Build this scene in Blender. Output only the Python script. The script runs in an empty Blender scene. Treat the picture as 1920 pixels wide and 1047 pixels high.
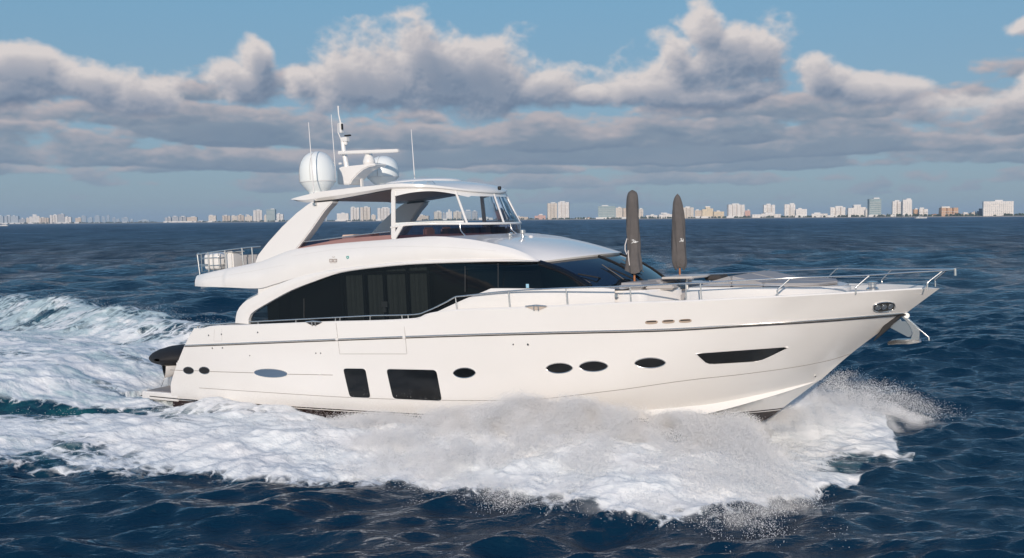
import bpy, bmesh, math, random
import numpy as np
from mathutils import Vector, Matrix
from mathutils.bvhtree import BVHTree
random.seed(7); rng = np.random.default_rng(11)
S = bpy.context.scene
C = S.collection
PI = math.pi
# ------------------------------------------------------------------ camera
FPX, PW, PH = 1870.0, 1920.0, 1047.0
CAM_H = 6.4
PITCH = math.atan((PH/2-410.5)/FPX); ROLL = math.radians(0.507)
cam = bpy.data.cameras.new("camera"); cam_o = bpy.data.objects.new("camera", cam); C.objects.link(cam_o)
cam.sensor_width = 36; cam.lens = FPX/PW*36; cam.clip_start = 0.5; cam.clip_end = 60000
cam_o.matrix_world = (Matrix.Translation((0, 0, CAM_H)) @ Matrix.Rotation(PI/2-PITCH, 4, 'X') @ Matrix.Rotation(-ROLL, 4, 'Z'))
S.camera = cam_o
S.render.resolution_x = 1024; S.render.resolution_y = 558
# ------------------------------------------------------------------ exposure, sun
S.view_settings.view_transform = 'Standard'; S.view_settings.look = 'None'
HAZE_D = 7e-5
S.view_settings.exposure = 0.0; S.view_settings.gamma = 1.0
SUN_EL = math.radians(19); SUN_V = Vector((-0.13, -0.991, 0)).normalized()
sd = Vector((SUN_V.x*math.cos(SUN_EL), SUN_V.y*math.cos(SUN_EL), math.sin(SUN_EL)))
sun = bpy.data.lights.new("sun", 'SUN'); sun.energy = 3.3; sun.angle = math.radians(0.53); sun.color = (1.0, 0.865, 0.745)
sun_o = bpy.data.objects.new("sun", sun); C.objects.link(sun_o)
sun_o.rotation_euler = sd.to_track_quat('Z', 'Y').to_euler(); sun_o.location = (0, 0, 60)
# ------------------------------------------------------------------ node helpers
class NT:
    def __init__(s, nt): s.nt = nt
    def n(s, typ, **kw):
        nd = s.nt.nodes.new(typ)
        for k, v in kw.items(): setattr(nd, k, v)
        return nd
    def l(s, a, b): s.nt.links.new(a, b)
    def put(s, sock, v):
        if isinstance(v, bpy.types.NodeSocket): s.l(v, sock)
        else:
            if isinstance(v, tuple) and len(v) == 3 and sock.type == 'RGBA': v = (*v, 1)
            sock.default_value = v
    def m(s, op, a, b=0.0, c=0.0, clamp=False):
        nd = s.n('ShaderNodeMath', operation=op); nd.use_clamp = clamp
        s.put(nd.inputs[0], a); s.put(nd.inputs[1], b)
        if len(nd.inputs) > 2: s.put(nd.inputs[2], c)
        return nd.outputs[0]
    def ss(s, v, a, b, lo=0.0, hi=1.0, typ='SMOOTHSTEP'):
        nd = s.n('ShaderNodeMapRange', interpolation_type=typ)
        for i, q in enumerate((v, a, b, lo, hi)): s.put(nd.inputs[i], q)
        return nd.outputs[0]
    def mix(s, f, a, b, blend='MIX'):
        nd = s.n('ShaderNodeMix', data_type='RGBA', blend_type=blend); nd.clamp_factor = True
        s.put(nd.inputs[0], f); s.put(nd.inputs[6], a); s.put(nd.inputs[7], b)
        return nd.outputs[2]
    def xyz(s, v):
        nd = s.n('ShaderNodeSeparateXYZ'); s.l(v, nd.inputs[0]); return nd.outputs
    def comb(s, x, y, z=0.0):
        nd = s.n('ShaderNodeCombineXYZ'); s.put(nd.inputs[0], x); s.put(nd.inputs[1], y); s.put(nd.inputs[2], z); return nd.outputs[0]
    def noise(s, vec, scale, detail=4, rough=0.5, dist=0.0, lac=2.0):
        nd = s.n('ShaderNodeTexNoise'); s.l(vec, nd.inputs['Vector'])
        nd.inputs['Scale'].default_value = scale; nd.inputs['Detail'].default_value = detail
        nd.inputs['Roughness'].default_value = rough; nd.inputs['Distortion'].default_value = dist
        nd.inputs['Lacunarity'].default_value = lac
        return nd.outputs[0]
# ------------------------------------------------------------------ world: Nishita sky with cumulus
W = bpy.data.worlds.new("World"); S.world = W; W.use_nodes = True
nt = W.node_tree; nt.nodes.clear(); K = NT(nt)
sky = K.n('ShaderNodeTexSky', sky_type='NISHITA'); sky.sun_disc = False
sky.sun_elevation = SUN_EL; sky.sun_rotation = math.atan2(SUN_V.x, SUN_V.y)
sky.altitude = 0; sky.air_density = 1.0; sky.dust_density = 0.6; sky.ozone_density = 1.6
SKB = 10.0   # clouds are given as radiance x SKB because the Background strength is 0.1
def lin1(c): return ((c/255.+.055)/1.055)**2.4
def rgb(r, g, b, k=1.0): return (lin1(r)*k, lin1(g)*k, lin1(b)*k)
# cloud field, computed here: density in azimuth / elevation, lit by marching towards the sun
AZW, ELW, PD = 72.0, 15.0, 22
NXc, NYc = int(2*AZW*PD), int(ELW*PD)
ngen = np.random.default_rng(5)
def vnoise(cx, cy):
    """smooth value noise with cells of cx by cy degrees"""
    gx, gy = int(2*AZW/cx)+5, int(ELW/cy)+5; g = ngen.random((gy, gx))
    X = np.arange(NXc)/PD/cx; Y = np.arange(NYc)/PD/cy; xi, yi = X.astype(int), Y.astype(int); fx, fy = X-xi, Y-yi
    def w(t): return [(-t**3+3*t*t-3*t+1)/6, (3*t**3-6*t*t+4)/6, (-3*t**3+3*t*t+3*t+1)/6, t**3/6]
    wx, wy = w(fx), w(fy)
    r = sum(g[:, xi+k]*wx[k] for k in range(4)); r = sum(r[yi+k, :]*wy[k][:, None] for k in range(4))
    return (r-.5)*2.2
def cfbm(cx, cy, octs, rough=.55):
    a, s, t = 1.0, 0.0, 0.0
    for o in range(octs):
        if min(cx, cy) < 1.6/PD: break
        s = s+a*vnoise(cx, cy); t += a; cx /= 2.03; cy /= 2.03; a *= rough
    return s/t*1.6
AZg, ELg = np.meshgrid(np.arange(NXc)/PD-AZW, np.arange(NYc)/PD)
def billow(cx, cy, octs, rough=.55):
    a, s, t = 1.0, 0.0, 0.0
    for o in range(octs):
        if min(cx, cy) < 1.6/PD: break
        s = s+a*(1-2.6*np.abs(vnoise(cx, cy))); t += a; cx /= 2.1; cy /= 2.1; a *= rough
    return s/t
def march(D, lx, ly, steps, dst):
    tau = np.zeros_like(D)
    for k in range(1, steps+1):
        sx, sy = int(round(lx*dst*k*PD)), int(round(ly*dst*k*PD)); q_ = np.roll(D, (-sy, -sx), (0, 1))
        if sy > 0: q_[-sy:] = 0
        tau += q_*dst
    return tau
def srgbmix(t, stops):
    t = np.clip(t, 0, 1); xs = [p for p, c in stops]; return np.stack([np.interp(t, xs, [lin1(c[k]) for p, c in stops]) for k in range(3)], -1)
acc = np.zeros((NYc, NXc, 3)); cov = np.zeros((NYc, NXc))
def over(colr, al):
    global acc, cov
    acc = acc*(1-al[..., None])+colr*al[..., None]; cov = cov*(1-al)+al
def sst(x, a, b):
    t = np.clip((x-a)/(b-a), 0, 1); return t*t*(3-2*t)
# far stratocumulus decks, farthest first: (base elevation, height, cell size, coverage, haze)
for eb, hh, cs_, cv, hz in ((1.1, .8, 1.4, -.02, .80), (1.8, .9, 1.9, .16, .64), (2.6, 1.1, 2.4, .28, .42), (3.5, 1.4, 2.8, .38, .26), (4.6, 1.8, 3.2, .40, .13), (5.8, 2.0, 3.4, .28, .05), (6.9, 1.7, 3.6, .02, .0)):
    e = (ELg-eb-.55*vnoise(8, 8)-.12*vnoise(2, 2))/hh
    win = np.where(e > 0, 1-np.clip(e, 0, 3)**1.3, 1-(np.clip(-e, 0, 9)*3.2)**2)
    win = np.maximum(win, -3)
    F = cv+.62*win+.95*cfbm(cs_*1.3, cs_*.45, 7, .58)+.5*vnoise(14, 4)+.22*billow(cs_*.35, cs_*.2, 5)-.55
    D = np.clip(F*1.7, 0, 1.3)
    tau = march(D, -.45, .89, 14, .085); lum = np.exp(-tau*1.45)*.90+.10+.16*cfbm(1.6, .6, 5)+.45*(D-np.roll(D, (-4, 2), (0, 1)))
    c = srgbmix(lum, ((0, (112, 130, 152)), (.35, (130, 144, 161)), (.7, (164, 164, 173)), (1, (190, 181, 183))))
    h_ = np.array(rgb(138, 156, 172)); c = c*(1-hz)+h_*hz
    over(c, sst(F, 0, .34)*.96)
# near cumulus: (azimuth, elevation, half width, height above, depth below)
BL = [(-7.9, 7.7, 4.0, 2.9, 2.0), (-4.6, 7.9, 4.6, 3.2, 2.4), (-9.2, 8.3, 1.5, 1.8, 1.8), (-12.0, 7.6, 1.6, .9, 1.2), (-14.6, 7.5, 2.6, 1.0, 1.5),
 (-14.4, 8.2, 1.3, 2.3, 2.0), (-1.6, 7.9, 3.6, 2.7, 2.2), (1.2, 7.4, 2.7, 1.5, 1.3), (4.0, 7.2, 1.6, .5, .8), (-20.0, 7.0, 3.0, 1.3, 1.3),
 (11.4, 8.1, 5.8, 2.0, 1.9), (10.7, 10.2, 1.7, 2.7, 2.6), (9.0, 9.1, 2.0, 1.5, 1.6), (14.0, 8.9, 2.4, 1.9, 2.4), (12.4, 9.4, 2.4, 1.5, 2.0), (7.8, 7.3, 2.8, .9, 1.0), (16.8, 7.6, 2.2, 1.1, 1.4), (12.0, 6.9, 4.6, 1.0, .8),
 (-25.8, 8.0, 4.0, .8, 1.8), (-22.6, 7.4, 3.0, .7, 1.5), (27.0, 9.5, 1.6, .8, .7), (20.0, 6.8, 2.8, .9, .9), (27.8, 6.2, 1.6, 1.5, 1.1), (23.4, 5.8, 3.2, 1.0, 1.0), (-27.5, 6.6, 3.2, .8, 1.0),
 (-36, 9, 5, 2.5, 1.5), (-50, 8, 6, 3.5, 2), (37, 8, 5, 2.5, 1.5), (52, 9, 7, 4, 2), (-64, 8, 4, 3, 2), (66, 8, 4, 3, 2)]
a2 = AZg+.9*cfbm(3.2, 2.6, 2); e2 = ELg+.45*cfbm(3.0, 2.4, 2)
F = np.full_like(AZg, -9.)
for ca_, ce_, rx, ru, rd in BL:
    X = (a2-ca_)/rx; d = e2-ce_; Y = np.where(d > 0, d/ru, d/rd); F = np.maximum(F, 1-np.sqrt(X*X+Y*Y)) if F.min() < -8 else np.logaddexp(F*9, (1-np.sqrt(X*X+Y*Y))*9)/9
F = F+.60*cfbm(2.3, 1.5, 7, .56)+.27*billow(1.1, .9, 5, .6)-.08
bot_ = np.clip((7.6-ELg)/2.5, 0, 1)
D = np.clip(F*1.5, 0, 1.2)
tau = march(D, -.42, .9, 22, .12)
rel = D-np.roll(D, (-int(.5*PD), int(.3*PD)), (0, 1)); rel2 = D-np.roll(D, (-int(.16*PD), int(.1*PD)), (0, 1))
lum = np.exp(-tau*.55)*.84+.13+.22*rel+.26*rel2+.10*cfbm(2, 1.4, 6)+.10*sst(ELg, 7.4, 10.5)*np.exp(-((AZg-3)/14)**2)
c = srgbmix(lum, ((0, (98, 117, 142)), (.25, (126, 140, 160)), (.5, (164, 167, 178)), (.75, (194, 190, 193)), (1, (220, 212, 209))))
over(c, sst(F, -.06, .46)*.98*(1-.6*sst(ELg, 6.3, 4.9)))
img = bpy.data.images.new('cloud_field', NXc, NYc, alpha=True, float_buffer=True)
img.colorspace_settings.name = 'Non-Color'; img.alpha_mode = 'CHANNEL_PACKED'
px_ = np.zeros((NYc, NXc, 4), np.float32); px_[..., :3] = acc/np.maximum(cov, 1e-4)[..., None]*SKB; px_[..., 3] = cov
img.pixels.foreach_set(px_.ravel()); img.update(); img.pack()
geo = K.n('ShaderNodeTexCoord')
dx, dy, dz = K.xyz(geo.outputs['Generated'])
DEG = 180/PI
az = K.m('MULTIPLY', K.m('ARCTAN2', dx, dy), DEG)
el = K.m('MULTIPLY', K.m('ARCSINE', dz), DEG)
base = K.mix(1.0, sky.outputs[0], (0.62, 0.80, 1.0), 'MULTIPLY')
base = K.mix(0.8, base, K.mix(K.ss(el, 1.0, 13.0, typ='LINEAR'), rgb(140, 160, 176, SKB), rgb(120, 168, 196, SKB)))
base = K.mix(K.ss(el, 14.0, 60.0), base, rgb(62, 104, 158, SKB))
it = K.n('ShaderNodeTexImage'); it.image = img; it.extension = 'MIRROR'; it.interpolation = 'Linear'
uv = K.comb(K.m('ADD', K.m('DIVIDE', az, 2*AZW), .5), K.m('MINIMUM', K.m('MAXIMUM', K.m('DIVIDE', el, ELW), 0.001), .998)); K.l(uv, it.inputs[0])
col = K.mix(K.m('MULTIPLY', it.outputs[1], K.ss(el, 15.0, 13.0)), base, it.outputs[0])
bg = K.n('ShaderNodeBackground'); K.l(col, bg.inputs[0]); bg.inputs[1].default_value = 0.1
wo = K.n('ShaderNodeOutputWorld'); K.l(bg.outputs[0], wo.inputs[0])
W.cycles.sampling_method = 'MANUAL'; W.cycles.sample_map_resolution = 512
# ------------------------------------------------------------------ boat frame and pixel maths
OB = Vector((-10.58093958, 37.4168406, 0.0))
_a, _t = math.radians(31), math.radians(2.5)
fwd = Vector((math.cos(_a), -math.sin(_a), 0)); prt = Vector((math.sin(_a), math.cos(_a), 0)); up_ = Vector((0, 0, 1))
f2 = fwd*math.cos(_t)+up_*math.sin(_t); u2 = up_*math.cos(_t)-fwd*math.sin(_t)
RB = Matrix((f2, prt, u2)).transposed(); RBi = RB.transposed()
MB_W = Matrix.Translation(OB) @ RB.to_4x4()
CB = RBi @ (Vector((0, 0, CAM_H))-OB)          # camera position in boat coordinates
def wray(px, py):
    x = (px-PW/2)/FPX; y = -(py-PH/2)/FPX
    c, s = math.cos(ROLL), math.sin(ROLL)
    x, y = x*c+y*s, -x*s+y*c
    cp, sp = math.cos(PITCH), math.sin(PITCH)
    return Vector((x, cp+y*sp, -sp+y*cp))
def U(px, py, Y):
    """photo measurement -> boat coordinates on the fore-and-aft plane at Y"""
    r = RBi @ wray(px, py); t = (Y-CB.y)/r.y; return CB+r*t
def UP(px, py, Yf, it=12):
    p = U(px, py, Yf(5.0))
    for _ in range(it): p = U(px, py, Yf(p.x))
    return p
def GW(px, py, z=0.0):
    r = wray(px, py); t = (z-CAM_H)/r.z; return Vector((r.x*t, r.y*t, z))
# ------------------------------------------------------------------ object helpers
def tag(o, label=None, cat=None, group=None, kind=None):
    if label: o['label'] = label
    if cat: o['category'] = cat
    if group: o['group'] = group
    if kind: o['kind'] = kind
    return o
def empty(name, label, cat, loc=(0, 0, 0), group=None, mat=None):
    o = bpy.data.objects.new(name, None); C.objects.link(o); o.empty_display_size = 0.3
    if mat is not None: o.matrix_world = mat
    else: o.location = loc
    return tag(o, label, cat, group)
class MB:
    def __init__(s): s.v = []; s.f = []
    def add(s, vs, fs):
        b = len(s.v); s.v += [tuple(v) for v in vs]; s.f += [tuple(i+b for i in f) for f in fs]; return s
    def grid(s, rows, closed_u=False, closed_v=False, flip=False):
        n, m = len(rows), len(rows[0]); vs = [p for r in rows for p in r]; fs = []
        for i in range(n if closed_u else n-1):
            for j in range(m if closed_v else m-1):
                a, b = i*m+j, i*m+(j+1) % m; c, d = ((i+1) % n)*m+(j+1) % m, ((i+1) % n)*m+j
                fs.append((a, d, c, b) if flip else (a, b, c, d))
        return s.add(vs, fs)
    def tube(s, path, r, seg=8, cap=True):
        path = [Vector(p) for p in path]; rs = r if isinstance(r, (list, tuple)) else [r]*len(path)
        rows = []; prev = None
        for i, p in enumerate(path):
            d = (path[min(i+1, len(path)-1)]-path[max(i-1, 0)]).normalized()
            if prev is None: a = d.orthogonal().normalized()
            else: a = (prev-d*prev.dot(d)).normalized()
            prev = a; b = d.cross(a)
            rows.append([p+(a*math.cos(2*PI*k/seg)+b*math.sin(2*PI*k/seg))*rs[i] for k in range(seg)])
        s.grid(rows, closed_v=True, flip=True)
        if cap:
            n = len(s.v); m = seg; s.f.append(tuple(range(n-m, n))); s.f.append(tuple(reversed(range(n-len(rows)*m, n-len(rows)*m+m))))
        return s
    def box(s, c, d, rot=0.0):
        cx, cy, cz = c; hx, hy, hz = d[0]/2, d[1]/2, d[2]/2; co, si = math.cos(rot), math.sin(rot)
        vs = []
        for sx, sy, sz in ((-1,-1,-1),(1,-1,-1),(1,1,-1),(-1,1,-1),(-1,-1,1),(1,-1,1),(1,1,1),(-1,1,1)):
            x, y = sx*hx, sy*hy; vs.append((cx+x*co-y*si, cy+x*si+y*co, cz+sz*hz))
        return s.add(vs, [(0,3,2,1),(4,5,6,7),(0,1,5,4),(1,2,6,5),(2,3,7,6),(3,0,4,7)])
    def prism(s, A, B):
        """two matching outlines (lists of points) joined into a closed solid"""
        n = len(A); s.add(list(A)+list(B), [tuple(reversed(range(n))), tuple(range(n, 2*n))]+[(i, (i+1) % n, n+(i+1) % n, n+i) for i in range(n)]); return s
    def lathe(s, c, prof, seg=24):
        c = Vector(c); rows = [[(c.x+r*math.cos(2*PI*k/seg), c.y+r*math.sin(2*PI*k/seg), c.z+z) for k in range(seg)] for r, z in prof]
        return s.grid(rows, closed_v=True)
    def mirror(s):
        n = len(s.v); s.v += [(x, -y, z) for x, y, z in s.v[:n]]; s.f += [tuple(i+n for i in reversed(f)) for f in s.f[:]]; return s
    def build(s, name, mat, parent=None, label=None, smooth=35, bevel=0, recalc=True, seg=2):
        me = bpy.data.meshes.new(name); bm = bmesh.new()
        vs = [bm.verts.new(v) for v in s.v]
        for f in s.f:
            try: bm.faces.new([vs[i] for i in f])
            except ValueError: pass
        bmesh.ops.remove_doubles(bm, verts=bm.verts, dist=1e-5)
        bmesh.ops.dissolve_degenerate(bm, dist=1e-6, edges=bm.edges)
        if recalc: bmesh.ops.recalc_face_normals(bm, faces=bm.faces)
        if bevel:
            es = [e for e in bm.edges if len(e.link_faces) == 2 and e.calc_face_angle(0) > 0.5]
            bmesh.ops.bevel(bm, geom=es, offset=bevel, segments=seg, affect='EDGES', clamp_overlap=True)
        if smooth:
            th = math.radians(smooth)
            for f in bm.faces: f.smooth = True
            for e in bm.edges:
                if len(e.link_faces) != 2 or e.calc_face_angle(0) > th: e.smooth = False
        bm.to_mesh(me); bm.free()
        me.materials.append(mat)
        o = bpy.data.objects.new(name, me); C.objects.link(o)
        if parent: o.parent = parent
        if label: o['label'] = label
        return o
def pchip(xs, ys):
    xs = np.array(xs, float); ys = np.array(ys, float); h = np.diff(xs); d = np.diff(ys)/h
    m = np.zeros(len(xs)); m[0] = d[0]; m[-1] = d[-1]
    for i in range(1, len(xs)-1):
        if d[i-1]*d[i] > 0:
            w1, w2 = 2*h[i]+h[i-1], h[i]+2*h[i-1]; m[i] = (w1+w2)/(w1/d[i-1]+w2/d[i])
    def f(x):
        x = min(max(x, xs[0]), xs[-1]); i = int(min(max(np.searchsorted(xs, x)-1, 0), len(xs)-2)); t = (x-xs[i])/h[i]
        return float((1+2*t)*(1-t)**2*ys[i]+t*(1-t)**2*h[i]*m[i]+t*t*(3-2*t)*ys[i+1]+t*t*(t-1)*h[i]*m[i+1])
    return f
def tr(pts, Y):
    """photo polyline -> pchip z(x) and list of boat points, on plane Y (value or function of X)"""
    P = [UP(x, y, Y) if callable(Y) else U(x, y, Y) for x, y in pts]; P.sort(key=lambda p: p.x)
    return pchip([p.x for p in P], [p.z for p in P]), P
def lin(a, b, n): return [a+(b-a)*i/(n-1) for i in range(n)]
# ------------------------------------------------------------------ materials
def mat(name, col, rough=0.5, metal=0.0, coat=0.0, spec=0.5, bump=0.0, bscale=20, var=0.0, vscale=3, **kw):
    m = bpy.data.materials.new(name); m.use_nodes = True; q = NT(m.node_tree); b = m.node_tree.nodes['Principled BSDF']
    b.inputs['Base Color'].default_value = (*col, 1); b.inputs['Roughness'].default_value = rough; b.inputs['Metallic'].default_value = metal
    b.inputs['Coat Weight'].default_value = coat; b.inputs['Coat Roughness'].default_value = 0.04; b.inputs['Specular IOR Level'].default_value = spec
    tc = q.n('ShaderNodeTexCoord').outputs['Object']
    if var:
        n = q.noise(tc, vscale, 5, 0.6)
        q.l(q.mix(q.ss(n, 0.3, 0.7), tuple(c*(1-var) for c in col), tuple(min(1, c*(1+var*.4)) for c in col)), b.inputs['Base Color'])
    if bump:
        n = q.noise(tc, bscale, 4, 0.55); bp = q.n('ShaderNodeBump'); bp.inputs['Strength'].default_value = bump; bp.inputs['Distance'].default_value = 0.02
        q.l(n, bp.inputs['Height']); q.l(bp.outputs[0], b.inputs['Normal'])
    return m
GEL = mat('gelcoat_white', (.80, .78, .755), 0.16, coat=0.35, var=0.02, vscale=1.1, bump=0.02, bscale=1.3)
GELD = mat('nonslip_deck', (.62, .60, .57), 0.55, var=0.06, bump=0.3, bscale=90)
GELS = mat('gelcoat_shadow_white', (.74, .73, .71), 0.3, var=0.02)
STEEL = mat('polished_steel', (.74, .73, .71), 0.27, metal=.9)
BLACK = mat('black_glass', (.006, .007, .009), 0.04, coat=0.6)
PORTG = mat('port_glass', (.006, .007, .008), 0.10)
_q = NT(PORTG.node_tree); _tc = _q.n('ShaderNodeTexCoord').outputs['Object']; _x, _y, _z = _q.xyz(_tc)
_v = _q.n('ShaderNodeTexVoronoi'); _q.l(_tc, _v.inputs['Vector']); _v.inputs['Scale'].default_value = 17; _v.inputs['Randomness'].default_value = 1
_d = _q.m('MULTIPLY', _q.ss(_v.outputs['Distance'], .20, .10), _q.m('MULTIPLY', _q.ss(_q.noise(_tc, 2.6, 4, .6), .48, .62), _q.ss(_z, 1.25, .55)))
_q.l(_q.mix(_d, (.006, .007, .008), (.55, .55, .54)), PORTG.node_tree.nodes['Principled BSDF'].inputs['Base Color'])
RUB = mat('black_rubber', (.015, .015, .016), 0.6)
DARKIN = mat('dark_interior', (.012, .012, .013), 0.8)
SEAM = mat('seam_line', (.25, .22, .20), 0.6)
COVER = mat('black_canvas', (.012, .012, .014), 0.75, bump=0.5, bscale=9)
CUSH = mat('grey_cushion', (.36, .35, .35), 0.85, bump=0.25, bscale=60, var=0.08)
CANVAS = mat('grey_canvas', (.115, .105, .102), 0.9, bump=0.5, bscale=11, var=0.12, vscale=5)
WOOD = mat('varnished_pole', (.42, .17, .07), 0.35)
TEAK = mat('teak_deck', (.25, .18, .15), 0.6, var=0.15, vscale=8)
BROWN = mat('pink_brown_upholstery', (.33, .185, .17), 0.6, var=0.06)
DOME = mat('dome_white', (.80, .83, .82), 0.3, coat=0.15)
MARK = mat('brown_emblem', (.22, .16, .13), 0.5)
TEALM = mat('teal_badge', (.03, .32, .28), 0.4)
LBLUE = mat('light_blue_sticker', (.35, .6, .75), 0.4)
CURT = mat('grey_curtain', (.23, .26, .25), 0.9, var=0.1)
def glass(name, tint, fr=1.5, rough=0.0):
    m = bpy.data.materials.new(name); m.use_nodes = True; q = NT(m.node_tree); m.node_tree.nodes.remove(m.node_tree.nodes['Principled BSDF'])
    t = q.n('ShaderNodeBsdfTransparent'); t.inputs[0].default_value = (*tint, 1)
    g = q.n('ShaderNodeBsdfGlossy'); g.inputs['Roughness'].default_value = rough; g.inputs[0].default_value = (.9, .95, 1, 1)
    f = q.n('ShaderNodeFresnel'); f.inputs[0].default_value = fr
    x = q.n('ShaderNodeMixShader'); q.l(f.outputs[0], x.inputs[0]); q.l(t.outputs[0], x.inputs[1]); q.l(g.outputs[0], x.inputs[2])
    q.l(x.outputs[0], m.node_tree.nodes['Material Output'].inputs[0]); return m
SGLASS = glass('tinted_saloon_glass', (.26, .27, .27))
CLEAR = glass('clear_screen', (.90, .94, .96), 1.35)
WTINT = glass('smoked_deflector', (.34, .34, .44), 1.35)
# ================================================================== THE YACHT (boat coordinates: x forward, y port, z up)
Y0 = empty('motor_yacht', 'large white motor yacht with flybridge and long black saloon windows speeding to the right', 'motor yacht', mat=MB_W)
# ---- hull
hb = [pchip(*zip(*t)) for t in (
 [(0, 2.85), (1.6, 3.0), (4, 3.12), (8, 3.17), (14, 3.17), (17, 3.12), (19, 2.99), (20.5, 2.77), (21.6, 2.53), (22.6, 2.0), (23.25, 1.56), (24.1, .86), (24.9, 0)],
 [(0, 2.9), (1, 2.98), (4, 3.12), (8, 3.18), (14, 3.16), (17, 3.06), (19, 2.85), (20.5, 2.53), (21.6, 2.13), (22.6, 1.55), (23.4, .90), (24.1, 0)],
 [(0, 2.93), (4, 3.05), (8, 3.09), (12, 3.05), (15, 2.9), (17, 2.65), (19, 2.18), (20.5, 1.60), (21.7, .90), (22.72, 0)],
 [(0, 2.80), (4, 2.9), (8, 2.93), (12, 2.82), (15, 2.55), (17, 2.18), (19, 1.55), (20.4, .92), (21.93, 0)],
 [(0, 2.80), (4, 2.9), (8, 2.93), (12, 2.84), (15, 2.63), (17, 2.28), (19, 1.66), (20.4, 1.01), (21.3, .42), (21.88, 0)])]
bS = lambda X: hb[0](X)
sheer_px = [(378, 618), (395, 613.5), (463, 611), (603, 605.5), (782, 598.5), (801, 590.5), (850, 583.3), (985, 578), (1183, 569.2), (1290, 566), (1440, 558.7), (1605, 549.7), (1693, 544.5)]
_, sp = tr(sheer_px, lambda X: -hb[0](X))
zS = pchip([p.x for p in sp]+[24.9], [p.z for p in sp]+[3.5])
_, kp = tr([(340, 648), (637, 636), (860, 628), (1060, 622.5), (1260, 617), (1400, 608.5), (1560, 598.5), (1640, 592)], lambda X: -hb[1](X))
zK = pchip([p.x for p in kp]+[24.1], [p.z for p in kp]+[U(1703, 587, 0).z])
_, np_ = tr([(960, 751), (1147, 733), (1304, 711.5), (1400, 701), (1554, 676)], lambda X: -hb[2](X))
zN = pchip([0, 4, 8]+[p.x for p in np_]+[22.72], [.62, .60, .58]+[p.z for p in np_]+[U(1598, 663, 0).z])
_, cp_ = tr([(1313, 760), (1447, 735)], lambda X: -hb[3](X))
zC = pchip([0, 6, 12]+[p.x for p in cp_]+[21.93], [.12, .10, .16]+[p.z for p in cp_]+[U(1541, 712, 0).z])
NH = 150
def stat(x0, x1): return [x0+(x1-x0)*(i/(NH-1)) for i in range(NH)]
g_ = [1-(1-i/(NH-1))**1.25 for i in range(NH)]
LV = [(1.45, 24.9, hb[0], zS), (.95, 24.1, hb[1], zK), (.05, 22.72, hb[2], zN), (-.05, 21.93, hb[3], zC), (-.05, 21.86, hb[4], lambda x: zC(min(x, 21.93))-.02-.26*min(1, max(0, (21.9-x)/3.2)))]
lev = []
for x0, x1, hf, zf in LV:
    row = []
    for i in range(NH):
        x = x0+(x1-x0)*g_[i]; row.append((x, hf(x) if i < NH-1 else 0.0, zf(x)))
    lev.append(np.array(row))
stem = pchip([-.9, -.75, -.4, .015, .5, .97], [15.5, 18.2, 19.6, 20.46, 21.1, 21.7])
kl = []
for i in range(NH):
    x = -.05+(21.7+.05)*g_[i]; z = -.95
    if x > 15.5:
        lo, hi = -.9, .97
        for _ in range(30):
            md = (lo+hi)/2
            if stem(md) < x: lo = md
            else: hi = md
        z = lo
    kl.append((x, 0.0, z))
keel = np.array(kl)
rows = []
hs = pchip([0, 1, 2, 3], [0, 1, 2, 3])
for i in range(NH):
    P4 = [lev[k][i] for k in range(4)]
    fy = pchip([0, 1, 2, 3], [p[1] for p in P4]); fx = pchip([0, 1, 2, 3], [p[0] for p in P4]); fz = pchip([0, 1, 2, 3], [p[2] for p in P4])
    r = [(fx(t), fy(t), fz(t)) for t in lin(0, 1, 5)+lin(1, 2, 9)[1:]+lin(2, 3, 5)[1:]]
    r.append(tuple(lev[4][i]))
    l4 = lev[4][i]; tp = min(1, max(0, (21.9-l4[0])/3)); l5 = np.array((l4[0], max(0, l4[1]-.20*tp), l4[2]-.035*tp)); r.append(tuple(l5))
    for t in (.2, .4, .6, .8): r.append(tuple(l5*(1-t)+keel[i]*t))
    r.append(tuple(keel[i])); rows.append(r)
hm = MB(); hm.grid([[(x, -y, z) for x, y, z in r] for r in rows]); hm.mirror()
# transom
tr0 = rows[0]; ring = [(x, -y, z) for x, y, z in tr0]; MBt = [[(x, -y*(1-t)*1.0+y*t, z) for x, y, z in tr0] for t in lin(0, 1, 7)]
hm.grid(MBt)
HULLM = bpy.data.materials.new('hull_paint'); HULLM.use_nodes = True
q = NT(HULLM.node_tree); b_ = HULLM.node_tree.nodes['Principled BSDF']
b_.inputs['Roughness'].default_value = .14; b_.inputs['Coat Weight'].default_value = .22; b_.inputs['Coat Roughness'].default_value = .03
tc = q.n('ShaderNodeTexCoord').outputs['Object']; x_, y_, z_ = q.xyz(tc)
nn = q.noise(tc, .8, 4, .55); whc = q.mix(nn, (.79, .765, .735), (.82, .80, .775))
salt = q.noise(tc, 26, 5, .7); whc = q.mix(q.m('MULTIPLY', q.ss(salt, .58, .68), q.ss(z_, 1.3, .2)), whc, (.62, .60, .58))
zr = q.m('SUBTRACT', z_, q.m('MULTIPLY', q.m('MAXIMUM', q.m('SUBTRACT', x_, 15.0), 0.0), .028))
dk = q.m('LESS_THAN', zr, .10); ln = q.m('MULTIPLY', q.m('GREATER_THAN', zr, .125), q.m('LESS_THAN', zr, .165))
whc = q.mix(q.m('MAXIMUM', dk, ln), whc, (.030, .017, .013)); q.l(whc, b_.inputs['Base Color'])
bn = q.noise(tc, 1.0, 3, .5); bp = q.n('ShaderNodeBump'); bp.inputs['Strength'].default_value = .05; bp.inputs['Distance'].default_value = .05; q.l(bn, bp.inputs['Height']); q.l(bp.outputs[0], b_.inputs['Normal'])
hull = hm.build('hull', HULLM, Y0, smooth=24)
hb_bm = bmesh.new(); hb_bm.from_mesh(hull.data); HT = BVHTree.FromBMesh(hb_bm); hb_bm.free()
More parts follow.
